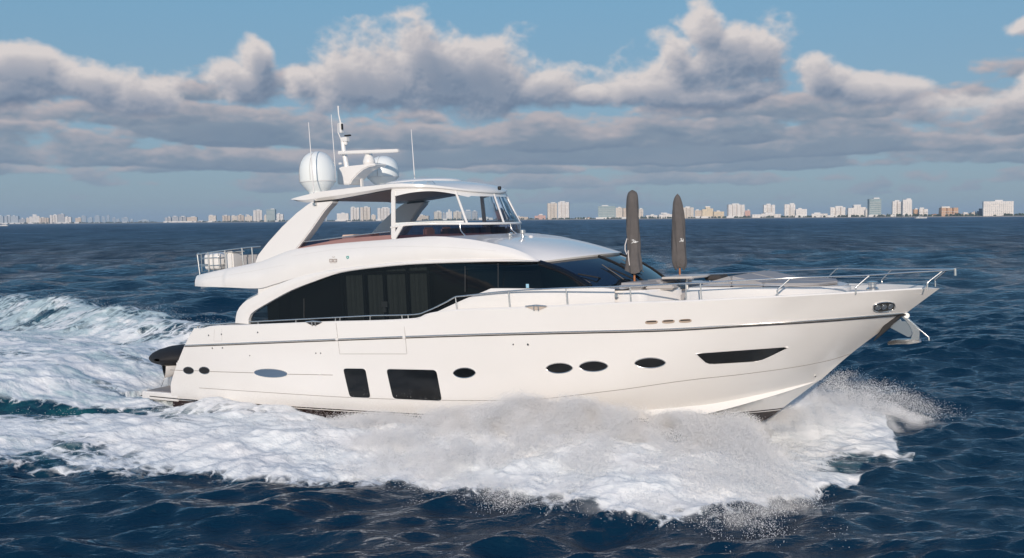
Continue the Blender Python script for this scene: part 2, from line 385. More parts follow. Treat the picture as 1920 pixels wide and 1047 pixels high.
def HR(px, py):
    r = (RBi @ wray(px, py)).normalized(); l, n, i, d = HT.ray_cast(CB, r)
    if l is None: return UP(px, py, lambda X: -hb[1](X)), Vector((0, -1, 0))
    if n.dot(r) > 0: n = -n
    return l, n
def HP(px, py, off=0.0):
    l, n = HR(px, py)
    if l is None: l, n = UP(px, py, lambda X: -hb[1](X)), Vector((0, -1, 0))
    return l+n*off
def patch(outline, name, m, off=.012, depth=.03, parent=Y0, label=None, rings=5, round_=0):
    """a panel that follows the hull: outline in photo measurements, cast onto the hull surface, with real thickness"""
    if round_:
        o2 = []; n = len(outline)
        for i in range(n):
            p, a, b = np.array(outline[i], float), np.array(outline[i-1], float), np.array(outline[(i+1) % n], float)
            da, db = (a-p), (b-p); da *= min(round_/np.linalg.norm(da), .45); db *= min(round_/np.linalg.norm(db), .45)
            for t in lin(0, 1, 6): o2.append(tuple((1-t)**2*(p+da)+2*t*(1-t)*p+t*t*(p+db)))
        outline = o2
    # densify
    o3 = []; n = len(outline)
    for i in range(n):
        a, b = np.array(outline[i], float), np.array(outline[(i+1) % n], float); k = max(1, int(np.linalg.norm(b-a)/8))
        for j in range(k): o3.append(a+(b-a)*j/k)
    c = np.mean(o3, axis=0); n = len(o3); rows = []
    for k in range(rings):
        s = 1-k/rings; rows.append([HP(*(c+(p-c)*s), off) for p in o3])
    M = MB(); inner = [HP(*p, off-depth) for p in o3]
    M.grid([inner]+rows, closed_v=True)
    ctr = HP(*c, off); b0 = len(M.v); M.v.append(tuple(ctr)); last = b0-n
    for i in range(n): M.f.append((last+i, last+(i+1) % n, b0))
    return M.build(name, m, parent, label, smooth=40)
def strip(pxs, name, m, r, parent=Y0, off=.0, flat=1.0, seg=8, n=None):
    pts = []
    for (a, b) in zip(pxs[:-1], pxs[1:]):
        k = max(1, int(math.hypot(b[0]-a[0], b[1]-a[1])/12))
        pts += [HP(a[0]+(b[0]-a[0])*j/k, a[1]+(b[1]-a[1])*j/k, off) for j in range(k)]
    pts.append(HP(*pxs[-1], off)); M = MB().tube(pts, r, seg); return M.build(name, m, parent, smooth=60)
# rub rail that runs right round the hull at the strake (both sides)
def offs(row, d, dz=0):
    out = []
    for i in range(NH):
        x, y, z = row[i]; out.append(Vector((x, -(y+d), z+dz)))
    return out
rr = MB().tube(offs(lev[1], .012), .019, 8).mirror(); rrail = rr.build('rub_rail', STEEL, Y0, smooth=60)
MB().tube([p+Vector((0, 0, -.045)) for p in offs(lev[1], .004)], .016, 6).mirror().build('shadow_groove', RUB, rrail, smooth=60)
# moulded knuckle line
MB().tube(offs(lev[2], .002)[8:], .0075, 5).mirror().build('moulded_line', SEAM, hull, smooth=60)
# gunwale cap, bulwark inner face and decks
capw = lambda x: .16 if x > 12 else .14
zD = pchip([1.4, 10.6, 12.2, 25], [0, 0, 1, 1])
def deckz(x): return zS(x)-(.92*(1-zD(x))+.13*zD(x))
xs = [1.45+(24.55-1.45)*i/139 for i in range(140)]
rowsc = []
for x in xs:
    b = hb[0](x); w = min(capw(x), b*.5)
    rowsc.append([(x, -b, zS(x)), (x, -b+.02, zS(x)+.035), (x, -b+w, zS(x)+.035), (x, -b+w+.01, zS(x)+.01), (x, -b+w+.03, deckz(x))])
MB().grid(rowsc).mirror().build('bulwark_cap', GEL, Y0, smooth=30)
MB().grid([[(x, (hb[0](x)-.15)*t, deckz(x)+.03*(1-t*t)) for t in lin(-1, 1, 9)] for x in xs]).build('side_deck', GELD, Y0)
# ---- swimming platform
def plan(x, w): return w
pz0, pz1 = .20, .33
out = []
for t in lin(-1, 1, 25): out.append((-1.95+.16*abs(t)**4, 2.72*t))
out += [(.3, 2.86), (.3, -2.86)]
pf = MB().prism([(x, y, .06) for x, y in out], [(x*1.0, y*1.0, pz1) for x, y in out]); plat = pf.build('swim_platform', GEL, Y0, bevel=.03)
out2 = [(x+.12 if x < 0 else x, y*.95) for x, y in out]
MB().prism([(x, y, pz1-.01) for x, y in out2], [(x, y, pz1+.012) for x, y in out2]).build('teak_pad', mat('grey_teak', (.34, .30, .28), .6, var=.1), plat)
MB().tube([(x-.012, y*1.01, .17) for x, y in out[:25]]+[(.6, 2.93, .17)], .016).tube([(-1.3, -2.76, .17), (-.2, -2.87, .17), (1.4, -2.97, .16)], .016).build('platform_rub_strip', RUB, plat, smooth=60)
# ---- deckhouse
_G = [(466, 598), (472, 588), (500, 570), (545, 545), (583, 530), (642, 511), (700, 503), (780, 496), (860, 493), (939, 491), (1014, 491)]
gy = pchip([4, 10, 12.5, 14.8, 16.5], [-2.90, -2.88, -2.72, -2.28, -2.2])
zG, GP = tr(_G, gy)
gx0, gx1 = GP[0].x, GP[-1].x
wb = U(1106, 537, -2.42)       # lower front corner of the side glass
top = []; bot = []
NG = 60
for i in range(NG):
    t = i/(NG-1); x = gx0+.0+(gx1-gx0)*t; top.append(Vector((x, gy(x), zG(x)+.01)))
    xb = gx0-.02+(wb.x-gx0)*t; zb = 2.0 if xb < 11.3 else 2.0+min(1, (xb-11.3)/1.2)*1.45
    if t > .999: zb = wb.z-.02
    bot.append(Vector((xb, pchip([4, 12, 16.5], [-2.90, -2.82, -2.42])(xb), zb)))
sg = MB().grid([top, [a.lerp(b, .5)+Vector((0, -.03, 0)) for a, b in zip(top, bot)], bot]).mirror()
sglass = sg.build('saloon_window', SGLASS, Y0, smooth=60, recalc=True)
# interior darkness and curtains
inn = MB().box((9.6, 0, 3.25), (10.4, 4.3, 2.1)); inn.build('saloon_interior', DARKIN, Y0)
MB().box((8.4, -2.5, 2.0), (7.5, .8, .1)).build('saloon_floor', DARKIN, Y0)
def YX(px, py, Y): return U(px, py, Y)
for (pa, pb) in ((647, 678), (688, 717), (724, 760), (767, 800)):
    a, b = U(pa, 522, -2.70), U(pb, 522, -2.70); N = 40; rowz = []
    for k in range(N+1):
        x = a.x+(b.x-a.x)*k/N; y = -2.66+.03*math.sin(k*1.05)+.012*math.sin(k*2.7); rowz.append([(x, y, 2.3), (x, y, zG(x)-.1)])
    MB().grid(rowz).build('curtain', CURT, sglass)
fr = MB()
for px in (642, 683, 721, 763.5, 804):
    a = U(px, 540, -2.74); fr.box((a.x, -2.74, 3.3), (.09, .05, 2.2))
fr.box(((U(642, 540, -2.74).x+U(804, 540, -2.74).x)/2, -2.74, zG(9)-.13), (U(804, 540, -2.74).x-U(642, 540, -2.74).x, .04, .07)); fr.build('door_frame', mat('dark_frame', (.02, .02, .02), .4), sglass)
MB().tube([U(721, 566, -2.80), U(721, 586, -2.80)], .035).box(tuple(U(721, 571, -2.84)), (.22, .03, .17)).box(tuple(U(721, 582, -2.84)), (.12, .03, .12)).build('door_handle', mat('grey_metal', (.35, .36, .37), .5, metal=.3), sglass)
JG = mat('joint_grey', (.08, .08, .08), .4)
for px, y0, y1 in ((1014-80, 494, 541), (570, 560, 600), (872, 500, 548)):
    a, b = U(px, y0, -2.905 if px < 800 else -2.80), U(px, y1, -2.93 if px < 800 else -2.86); MB().tube([a, b], .008, 4).build('glass_joint', JG, sglass)
MB().box(tuple(U(989, 536.5, -2.83)), (.09, .012, .11)).build('window_sticker', LBLUE, sglass)
# lower white side in front of the forward glass
hp = [(803, 592.5), (812, 588), (880, 557), (914, 543.5), (919, 541), (1050, 541), (1106, 538)]
hyf = pchip([11, 14, 16.5, 18.2], [-2.93, -2.86, -2.55, -2.36])
zH, HPt = tr(hp, hyf)
zH2 = pchip([HPt[0].x]+[p.x for p in HPt[1:]]+[17.3, 18.0], [HPt[0].z]+[p.z for p in HPt[1:]]+[3.76, 3.76])
hx = lin(HPt[0].x, 17.2, 60)
MB().grid([[(x, hyf(x)+.10, zH2(x)-.0), (x, hyf(x)+.015, zH2(x)-.005), (x, hyf(x), zH2(x)-.03), (x, hyf(x)-.015, (zH2(x)+deckz(x))/2), (x, hyf(x)-.02, deckz(x)-.05)] for x in hx]).mirror().build('house_side', GEL, Y0, smooth=50)
# ---- arc shaped outer frame round the saloon window (thick moulding)
outer = [(441, 606), (442, 596), (445, 583), (452, 573), (462, 564), (484, 552.5), (505, 541), (555, 521), (619, 506.5), (686, 498), (759, 491), (820, 487.5), (900, 486), (1008, 489.5)]
inner = [(466, 608), (466, 598), (471, 588), (482, 580), (500, 569.5), (522, 557), (545, 545), (583, 530), (642, 511), (700, 503), (780, 496), (860, 493), (939, 491.3), (1012, 491.3)]
def resamp(pl, n):
    P = [np.array(p, float) for p in pl]; d = [0]
    for a, b in zip(P[:-1], P[1:]): d.append(d[-1]+np.linalg.norm(b-a))
    fx = pchip(d, [p[0] for p in P]); fy = pchip(d, [p[1] for p in P]); return [(fx(t), fy(t)) for t in lin(0, d[-1], n)]
of_y = pchip([3.9, 9, 12.5, 15], [-3.0, -2.99, -2.84, -2.32])
A, B = resamp(outer, 60), resamp(inner, 60)
rws = []
for t in (0, .25, .5, .75, 1.0):
    r = []
    for (a, b) in zip(A, B):
        p = UP(a[0]*(1-t)+b[0]*t, a[1]*(1-t)+b[1]*t, lambda X: of_y(X)-.055*math.sin(PI*(.12+.76*t))); r.append(p)
    rws.append(r)
inb = [p+Vector((0, .30, 0)) for p in rws[0]]; inb2 = [Vector((p.x, p.y+.13, p.z)) for p in rws[-1]]
MB().grid([inb]+rws+[inb2]).mirror().build('window_surround', GEL, Y0, smooth=55)
# base of the frame and cockpit structures
MB().box((4.95, 0, 3.0), (.5, 5.4, 2.0)).build('saloon_bulkhead', DARKIN, Y0)
PQ = [U(484, 538, -2.9), U(484, 556, -2.9), U(520, 545, -2.9), U(530, 530, -2.9)]
for s_ in (1, -1): MB().prism([Vector((p.x, p.y*s_, p.z)) for p in PQ], [Vector((p.x, (p.y+.6)*s_, p.z)) for p in PQ]).build('overhang_post', GEL, Y0)
# ---- flybridge moulding
T = [(361, 524), (366, 519), (375, 516.5), (420, 506), (479, 494), (554, 468.5), (640, 457.6), (732, 450.5), (813, 444.5), (872, 448), (927, 457.5), (964, 467), (995, 480), (1013, 489)]
Bm = [(353.5, 536.5), (420, 539), (484, 541), (515, 533), (555, 521), (619, 506.5), (686, 498), (759, 491), (820, 487.5), (900, 486), (960, 487), (1014, 489.5)]
tyf = pchip([1.2, 2, 4, 11, 12.5, 13.6, 14.9], [-2.55, -2.72, -2.78, -2.76, -2.66, -2.5, -2.25])
byf = pchip([1.1, 2.0, 4.5, 9, 12.5, 15], [-2.6, -2.85, -2.98, -2.97, -2.83, -2.31])
zT, TP = tr(T, tyf); zB, BP = tr(Bm, byf)
fx0, fx1 = 1.28, min(TP[-1].x, BP[-1].x)
fx = [fx0+(fx1-fx0)*(i/139) for i in range(140)]
rws = []
for x in fx:
    yt, yb, zt, zb = tyf(x), byf(x), zT(x), zB(x); zb = min(zb, zt-.004); r = []
    roof = max(0, min(1, (x-11.3)/1.0))
    r.append((x, yt+.14*(1-roof)+.02, zt-.45*(1-roof)-.0)); r.append((x, yt+.12*(1-roof)+.01, zt+.0)); r.append((x, yt+.04, zt+.025*(1-roof)))
    for t in lin(0, 1, 9):
        bul = .10*math.sin(PI*t)*(1 if x > 3 else .6)*min(1, (zt-zb)/.5)
        r.append((x, yt*(1-t)+yb*t-bul-.0, zt*(1-t)+zb*t))
    r.append((x, yb+.05, zb-.005)); r.append((x, yb+.45, zb+.02)); r.append((x, -1.6, zb+.05 if x < 4.6 else zb+.03)); r.append((x, 0, zb+.06))
    rws.append(r)
fbm = MB().grid(rws)
x = fx0; z0, z1 = zB(x), zT(x)
for w in (1,):
    cols = [[(x-.28*(1-(abs(t))**3)-.03, tyf(x)*t*-1, z1-.05), (x-.40*(1-abs(t)**3)-.05, byf(x)*t*-1, z0+.02), (x, byf(x)*t*-1, z0)] for t in lin(-1, 1, 15)]
fbm.mirror(); fbm.grid([[(x+.12, tyf(x)*t*-1, z1-.02) for t in lin(-1, 1, 15)]]+[[c[k] for c in cols] for k in range(3)])
fly = fbm.build('flybridge_moulding', GEL, Y0, smooth=32)
MB().grid([[(x, t*2.62, 4.32+.06*(x-1.5)/10) for t in lin(-1, 1, 3)] for x in lin(1.5, 12.4, 12)]).build('flybridge_deck', mat('pale_teak', (.46, .40, .35), .6), Y0)
# ---- coachroof forward of the flybridge screen, curved in plan and camber
def Xf(Y): return fx1+1.22*(1-min(1, abs(Y)/2.25)**2.0)
frontpx = lambda Y: 490.5
zc = pchip([11.2, 12.51, 13.31, 14.23, 15.35, 16.35, 17], [5.42, 5.41, 5.30, 5.16, 4.90, 4.61, 4.4])
rws = []
NX = 40
def roofp(u, t):
    yr = lambda X: abs(tyf(X)); xn = 11.2+(fx1-11.2)*u            # along the ridge
    Y = t*yr(xn); xx = 11.2+(Xf(Y)-11.2)*u
    ze = zT(xn); zcen = zc(11.2+(Xf(0)-11.2)*u)
    return Vector((xx, Y, ze+(zcen-ze)*(1-abs(t)**2.3)))
roofg = [[roofp(u, t) for t in lin(-1, 1, 25)] for u in lin(0, 1, NX)]
lipA = [p+Vector((.035, 0, -.02)) for p in roofg[-1]]; lipB = [p+Vector((-.02, 0, -.075)) for p in roofg[-1]]; lipC = [p+Vector((-.3, 0, -.07)) for p in roofg[-1]]
roof = MB().grid(roofg+[lipA, lipB, lipC]).build('coachroof', GEL, Y0, smooth=40)
# ---- windscreen
WB = [UP(1106, 537, lambda X: -2.42)]
wtop = [p+Vector((-.02, 0, -.07)) for p in roofg[-1]]
wbot = []
for p, t in zip(wtop, lin(-1, 1, 25)):
    Y = t*2.42; wbot.append(Vector((wb.x+.95*(1-abs(t)**2.2), Y, wb.z-.02+.04*(1-t*t))))
wrows = [[a.lerp(b, s)+Vector((.07*math.sin(PI*s), 0, .05*math.sin(PI*s))) for a, b in zip(wtop, wbot)] for s in lin(0, 1, 7)]
WSM = mat('windscreen_glass', (.008, .014, .022), .03, spec=.9, coat=.5)
ws = MB().grid(wrows).build('windscreen', WSM, Y0, smooth=60)
for t, wd in ((8, .03), (16, .03)):
    MB().tube([r[t]+Vector((.012, 0, .012)) for r in wrows], wd, 6).build('windscreen_mullion', RUB, ws)
PBK = mat('pillar_black', (.006, .006, .008), .15)
for s_ in (1, -1): MB().tube([Vector((r[0].x+.01, r[0].y*s_, r[0].z)) for r in wrows], .09, 8).build('windscreen_pillar', PBK, ws)
MB().tube([r[24]+Vector((0.04, 0.05, .05)) for r in wrows], .05, 8).build('far_pillar_trim', GEL, ws)
# wipers
def wsP(px, py, off=.05):
    """point on the windscreen under a photo measurement"""
    r = (RBi @ wray(px, py)).normalized(); l, n, i, d = WT.ray_cast(CB, r)
    if l is None: l = U(px, py, -1.0); n = Vector((.5, 0, .8))
    if n.dot(r) > 0: n = -n
    return l+n*off
wbm = bmesh.new(); wbm.from_mesh(ws.data); WT = BVHTree.FromBMesh(wbm); wbm.free()
for blade, arm in ((((1058, 508), (1106, 534)), ((1150, 535), (1120, 525), (1083, 517))), (((1128, 500), (1168, 527)), ((1192, 529), (1170, 520), (1140, 505))), (((1165, 490), (1205, 513)), ((1200, 512), (1180, 505), (1162, 497)))):
    w = MB().tube([wsP(*blade[0], .06), wsP(*blade[1], .06)], .014, 5).build('wiper_blade', mat('wiper_grey', (.13, .12, .11), .5), ws)
    MB().tube([wsP(*p, .05+.03*(i == 1)) for i, p in enumerate(arm)], .022, 6).build('wiper_arm', RUB, w)
MB().box(tuple(wsP(1150, 535, .04)), (.12, .1, .1)).build('wiper_pivot', RUB, ws)
# ---- hull windows, ports, vents, seams (each follows the hull surface)
def ell(cx, cy, rx, ry, n=26, ang=0.0, lens=1.0):
    o = []
    for k in range(n):
        t = 2*PI*k/n; x = rx*math.cos(t); s_ = math.sin(t); y = ry*math.copysign(abs(s_)**lens, s_)
        o.append((cx+x*math.cos(ang)-y*math.sin(ang), cy+x*math.sin(ang)+y*math.cos(ang)))
    return o
def window(outline, name='hull_window', rim=True, round_=0, label=None, m=PORTG, rm=None, grow=1.06):
    w = patch(outline, name, m, .012, .03, round_=round_, label=label)
    if rim:
        c = np.mean(outline, axis=0); pts = []
        if round_:
            o2 = []; n = len(outline)
            for i in range(n):
                p, a, b = np.array(outline[i], float), np.array(outline[i-1], float), np.array(outline[(i+1) % n], float)
                da, db = (a-p), (b-p); da *= min(round_/np.linalg.norm(da), .45); db *= min(round_/np.linalg.norm(db), .45)
                for t in lin(0, 1, 5): o2.append(tuple((1-t)**2*(p+da)+2*t*(1-t)*p+t*t*(p+db)))
            outline = o2
        pts = [HP(*p, .006) for p in outline]; pts.append(pts[0])
        MB().tube(pts, .014, 6, cap=False).build('rim', rm or GEL, w, smooth=60)
    return w
window([(643, 690.5), (686, 691), (696, 747), (656, 745.5)], round_=7, label='small slanted black hull window nearest the stern')
window([(724, 691.5), (819, 693.5), (830, 752.5), (737, 748.5)], round_=8, label='large slanted black hull window')
for cx, cy, rx, ry in ((871, 699.5, 21, 9.5), (1049, 690.5, 25, 9.6), (1113, 687, 27, 9.8), (1219, 680.5, 29, 9.6)):
    window(ell(cx, cy, rx, ry, lens=1.18, ang=-.02), 'porthole', rm=STEEL)
for cx in (354, 383.5): window(ell(cx, 695, 10, 6.6, ang=.12), 'round_vent', m=RUB, rm=STEEL)
GREYV = mat('blue_grey_panel', (.13, .19, .27), .2, metal=.3)
window(ell(508, 700, 31, 7.6, ang=.05), 'air_intake', m=GREYV, rm=STEEL)
window([(1304, 663.5), (1478, 651), (1468, 657), (1446, 668), (1430, 675), (1420, 677.5), (1330, 683), (1322, 680)], 'bow_window', rim=True, label='long pointed black window near the bow')
for a, b in (((319, 694), (343, 695)), ((365, 695.5), (373, 695.6)), ((394, 697), (476, 699.5)), ((540, 702), (624, 703.5))):
    strip([a, b], 'style_line', SEAM, .009)
strip([(630, 606), (637, 664), (762, 664)], 'door_seam', SEAM, .006); strip([(757, 600), (763, 664)], 'door_seam', SEAM, .006)
for px, py in ((632.5, 636), (758.5, 633)): MB().box(tuple(HP(px, py, .02)), (.10, .05, .09)).build('rail_joiner', GEL, rrail, bevel=.01)
for i in range(3):
    cx = 1221.5+i*31.7; cy = 604.6-i*1.3
    w = patch(ell(cx, cy, 12, 3.6, lens=.6, ang=-.05), 'vent_slot', mat('vent_beige', (.42, .33, .26), .5), .006, .02, label=None)
    MB().tube([HP(cx-9, cy-1.0, .008), HP(cx+9, cy-1.9, .008)], .016, 6).build('vent_shadow', RUB, w)
# fittings
for px, py, s_ in ((392, 629, 1), (416, 627, 1), (484, 623.5, 1), (399, 653, 1), (418, 652.5, 1), (469, 667, .7), (593, 662.5, .8), (602, 662.5, .8), (963, 646, .8), (990.5, 646, 1.1), (1528.5, 705, .8), (989, 766, .6), (996, 765.7, .6), (1003.5, 765.3, .6)):
    M = MB(); l, n = HR(px, py); M.tube([l-n*.01, l+n*.025], .03*s_, 10); f_ = M.build('through_hull_fitting', STEEL, Y0, smooth=50)
    MB().tube([l+n*.02, l+n*.03], .016*s_, 8).build('bore', RUB, f_)
strip([(402, 618), (401, 640), (416, 640), (416, 617)], 'filler_hatch_seam', SEAM, .003)
# recessed cleats in the bulwark
for px, py in ((589, 606.5), (1006, 577.5)):
    l = UP(px, py, lambda X: -hb[0](X)-.01); M = MB()
    hole = [(l.x-.33+.66*k/12, l.y-.012, l.z+.03-.095*math.sin(PI*k/12)) for k in range(13)]
    M.prism(hole, [(x, y+.14, z) for x, y, z in hole]); fl = M.build('fairlead', RUB if px < 800 else mat('fairlead_beige', (.52, .44, .38), .5), Y0)
    MB().tube([(l.x-.33, l.y-.03, l.z+.045), (l.x, l.y-.03, l.z+.065), (l.x+.33, l.y-.03, l.z+.045)], [.018, .028, .018], 8).tube([(l.x-.07, l.y-.03, l.z+.05), (l.x-.07, l.y-.02, l.z-.08)], .02, 6).tube([(l.x+.07, l.y-.03, l.z+.05), (l.x+.07, l.y-.02, l.z-.08)], .02, 6).build('cleat', STEEL, fl, smooth=60)
# bow light cluster
lc = patch(ell(1657, 575.5, 20.5, 9, lens=.62, ang=-.10), 'docking_light', mat('light_recess', (.05, .05, .05), .3), .006, .02)
rp = [HP(*p, .012) for p in ell(1657, 575.5, 20.5, 9, lens=.62, ang=-.10)]
MB().tube(rp+[rp[0]], .018, 6).build('bezel', STEEL, lc, smooth=60)
for dx_ in (-12, 0, 12):
    l, n = HR(1657+dx_, 575.5-dx_*.1)
    M = MB(); M.tube([l+n*.0, l+n*.03, l+n*.045], [.075, .075, .02], 14); M.build('lens', mat('lens_glass', (.4, .45, .5), .05, metal=.7), lc, smooth=60)
# ---- rails
def b2(x): return hb[0](x)
near_rail = [(377, 616), (385, 610), (395, 608.5), (463, 604), (603, 597), (700, 592), (775, 590.2), (800, 584), (835, 567.5), (853, 557.5), (868, 555.3), (953, 546.5), (1060, 540.5), (1183, 537), (1260, 533), (1340, 529.3), (1420, 524.8), (1500, 521), (1620, 517), (1700, 511.5), (1768, 508)]
rb = pchip([0, 17, 20, 22, 23.4, 24.4, 25.6], [3.0, 3.0, 2.78, 2.35, 1.5, .82, .10])
ry = lambda X: -min(rb(X), hb[0](X)-.07 if X < 22 else 9)
RAIL = [UP(x, y, ry) for x, y in near_rail]; tipr = U(1788, 505.5, -.12)
def smoothpath(P, k=6):
    out = []
    for i in range(len(P)-1):
        p0, p1, p2, p3 = P[max(i-1, 0)], P[i], P[i+1], P[min(i+2, len(P)-1)]
        for j in range(k):
            t = j/k; out.append(0.5*((2*p1)+(p2-p0)*t+(2*p0-5*p1+4*p2-p3)*t*t+(3*p1-p0-3*p2+p3)*t**3))
    return out+[P[-1]]
RP = RAIL+[tipr]
bo = empty('x', None, None); bpy.data.objects.remove(bo)
def flip(P): return [Vector((p.x, -p.y, p.z)) for p in P]
for PP in (RP, flip(RP)):
    r = MB().tube(PP[:6]+smoothpath(PP[5:], 5), .0225, 8).build('guard_rail', STEEL, Y0, smooth=60)
    sgn = -1 if PP is RP else 1
    def on(p): return p if sgn < 0 else Vector((p.x, -p.y, p.z))
    for bx, by, tx, ty in ((413, 613, 413, 607.5), (417.5, 613, 417.5, 607), (484, 610.5, 484, 603.5), (555, 607.5, 555, 600), (629, 604.5, 629, 596.5), (637.5, 604, 637.5, 596.3), (694, 602, 694, 592.5), (754.5, 599.5, 753.5, 591), (766, 599, 765, 590.5),
      (857, 583.3, 854, 558), (956, 579.3, 953, 547), (1064, 575, 1061, 541), (1184, 569.5, 1181, 537.5), (1286, 566, 1286, 532), (1316, 564.5, 1313, 531)):
        a = UP(bx, by, ry); b = UP(tx, ty, ry); b.x = a.x+(b.x-a.x)
        MB().tube([on(a+Vector((0, 0, -.03))), on(b)], .018, 8).build('stanchion', STEEL, r, smooth=60)
    for bx, by, mx, my, tx, ty in ((1458, 557, 1457.5, 545, 1482, 522.5), (1605, 549.7, 1604.5, 540, 1630, 517), (1739, 541.5, 1739, 531, 1768, 508)):
        a, m_, b = UP(bx, by, ry), UP(mx, my, ry), UP(tx, ty, ry)
        MB().tube([on(p) for p in smoothpath([a+Vector((0, 0, -.03)), a.lerp(m_, .6), m_, m_.lerp(b, .25)+Vector((.0, 0, .01)), b], 4)], .02, 8).build('stanchion', STEEL, r, smooth=60)
    mr = [UP(x, y, ry) for x, y in ((1457.5, 541), (1604.5, 535), (1741, 527))]
    MB().tube([on(p) for p in smoothpath(mr, 6)], .009, 6).build('mid_rail', STEEL, r, smooth=60)
e0 = tipr; MB().tube([Vector((e0.x, -e0.y, e0.z)), e0], .022).tube([e0+Vector((.02, .12, .02)), e0+Vector((.02, .12, -.16))], .03).build('rail_end_light', STEEL, Y0, smooth=50)
# inner handrail along the slope, stern posts
MB().tube([UP(x, y, lambda X: -2.95) for x, y in ((378, 617), (372, 620), (368, 624))], .02).build('stern_rail', STEEL, Y0)
for px, py in ((370.5, 611), (361, 621)):
    p = UP(px, py, lambda X: -2.9); MB().tube([p, p+Vector((0, 0, -.14))], .035, 8).tube([p+Vector((-.1, 0, 0)), p+Vector((.1, 0, 0))], .025, 8).build('stern_cleat', STEEL, Y0, smooth=60)
p = UP(365, 620, lambda X: -2.9)
# cockpit settee and steps seen over the stern quarter
MB().box((2.6, 0, 2.45), (1.0, 4.4, .55)).build('cockpit_settee', CUSH, Y0, bevel=.06)
MB().box((1.75, 0, 1.6), (.5, 5.6, 2.0)).build('cockpit_coaming', GEL, Y0, bevel=.08)
MB().tube([UP(455, 571, lambda X: -3.0), UP(466, 560, lambda X: -3.0), UP(484, 551, lambda X: -3.0)], .02).build('grab_rail', STEEL, Y0)
# ---- hardtop arch legs
archo = [(476, 495), (481.7, 479), (500.5, 455), (527, 425.6), (554, 400), (575, 384), (583, 379), (622, 376.5), (621.5, 380), (607, 396), (580.7, 433.6), (554.5, 468), (541, 480)]
ay = lambda Z: -2.78+.16*max(0, min(1, (Z-4.8)/1.9))
def arch_pt(px, py):
    p = U(px, py, -2.7)
    for _ in range(6): p = U(px, py, ay(p.z))
    return p
AO = [arch_pt(*p) for p in archo]
A1 = [p+Vector((0, .02, 0)) for p in AO]; A2 = [p+Vector((0, .36, 0)) for p in AO]
for s_ in (1, -1):
    f = lambda P: [Vector((p.x, p.y*s_, p.z)) for p in P]
    M = MB().prism(f(A1), f(A2)); ar = M.build('hardtop_arch', GEL, Y0, smooth=40, bevel=.05, seg=3)
    c_ = [arch_pt(*p) for p in ((590, 376), (622, 374.5), (622, 377), (588, 380))]
# ---- hardtop
ht_t = [(543, 373.5), (555, 370.5), (570, 367.5), (610, 358.4), (660, 352.4), (700, 348.5), (732, 346.5)]
ht_b = [(545, 375), (555, 378), (576, 380), (620, 374.8), (680, 364.5), (731, 358.6)]
zt_, tp_ = tr(ht_t, -2.5); zb_, bp_ = tr(ht_b, -2.5)
HX0 = U(542.5, 374, -2.5).x
top_e = pchip([HX0, 5.9, tp_[3].x, tp_[5].x, 10.0, 11.0, 11.97], [tp_[0].z, zt_(5.9), tp_[3].z, tp_[5].z, 7.06, 6.97, 6.76])
bot_e = pchip([HX0, 5.9, bp_[2].x, bp_[3].x, bp_[4].x, 10.0, 11.0, 11.97], [tp_[0].z-.02, zb_(5.9), bp_[2].z, bp_[3].z, bp_[4].z, 6.90, 6.86, 6.70])
def hw(x):
    if x > 9.9: return 2.5*math.sqrt(max(0, 1-((x-9.9)/2.1)**2))
    if x < 6.2: return 2.5*(1-.10*((6.2-x)/.8)**2)
    return 2.5
hxs = [HX0+(9.9-HX0)*i/24 for i in range(25)]+[9.9+2.1*math.sin(PI/2*i/16) for i in range(1, 17)]
rws = []
for x in hxs:
    w = max(hw(x), .02); zt0, zb0 = top_e(x), bot_e(x); k = min(1, w/1.2)
    crown = .16*min(1, max(0, (x-HX0)/2.5))
    up = [(x, w*(t if abs(t) < 1 else t), zt0+crown*k*(1-abs(t)**2.2)) for t in lin(-1, 1, 15)]
    rws.append([(x, w*1.0-.02, zb0+.01)]+[(x, -w+.16*k, zb0+.035) for _ in (0,)][:0]+[])
    rws[-1] = [(x, -w*.0, zb0+.09*k)]+[(x, -w*.5, zb0+.085*k), (x, -w*.9, zb0+.05*k), (x, -w*.975, zb0), (x, -w-.015, zb0+(zt0-zb0)*.35)]+up+[(x, w+.015, zb0+(zt0-zb0)*.35), (x, w*.975, zb0), (x, w*.9, zb0+.05*k), (x, w*.5, zb0+.085*k)]
M = MB(); M.grid(rws, closed_v=True); n = len(rws[0]); M.f.append(tuple(range(n))); b0 = len(M.v)-n; M.f.append(tuple(reversed(range(b0, b0+n))))
ht = M.build('hardtop', GEL, Y0, smooth=38)
# raised sunroof dome, fittings on top
M = MB()
sr = [[(9.3+1.35*math.cos(a)*s_, 1.2*math.sin(a)*s_, top_e(9.4)+.14+.13*math.sqrt(max(0, 1-s_**2.5))) for a in [2*PI*k/28 for k in range(28)]] for s_ in (1, .97, .9, .75, .5, .25, .02)]
M.grid([[(x, y, 6.98) for x, y, z in sr[0]]]+sr, closed_v=True).build('sunroof', GEL, ht, smooth=50)
p = U(807, 344, -1.9); MB().tube([p+Vector((-.17, 0, -.03)), p+Vector((-.1, 0, .05)), p+Vector((.08, 0, .05)), p+Vector((.17, 0, -.03))], .014, 6).build('grab_handle', STEEL, ht)
for px, py, Y in ((852, 343, -.3), (936.5, 353, -.9)): MB().lathe(U(px, py, Y), [(0, .06), (.05, .05), (.06, 0), (.04, -.06)], 10).build('navigation_light', RUB, ht, smooth=50)
for (a, b) in (((591, 376), (622, 374)),):
    for s_ in (1, -1):
        P_ = [U(588, 380.2, -2.62), U(622, 376.5, -2.62), U(622, 374.5, -2.62), U(588, 378, -2.62)]
        MB().prism([Vector((p.x, p.y*s_, p.z)) for p in P_], [Vector((p.x, (p.y+.34)*s_, p.z)) for p in P_]).build('arch_gasket', RUB, ht)
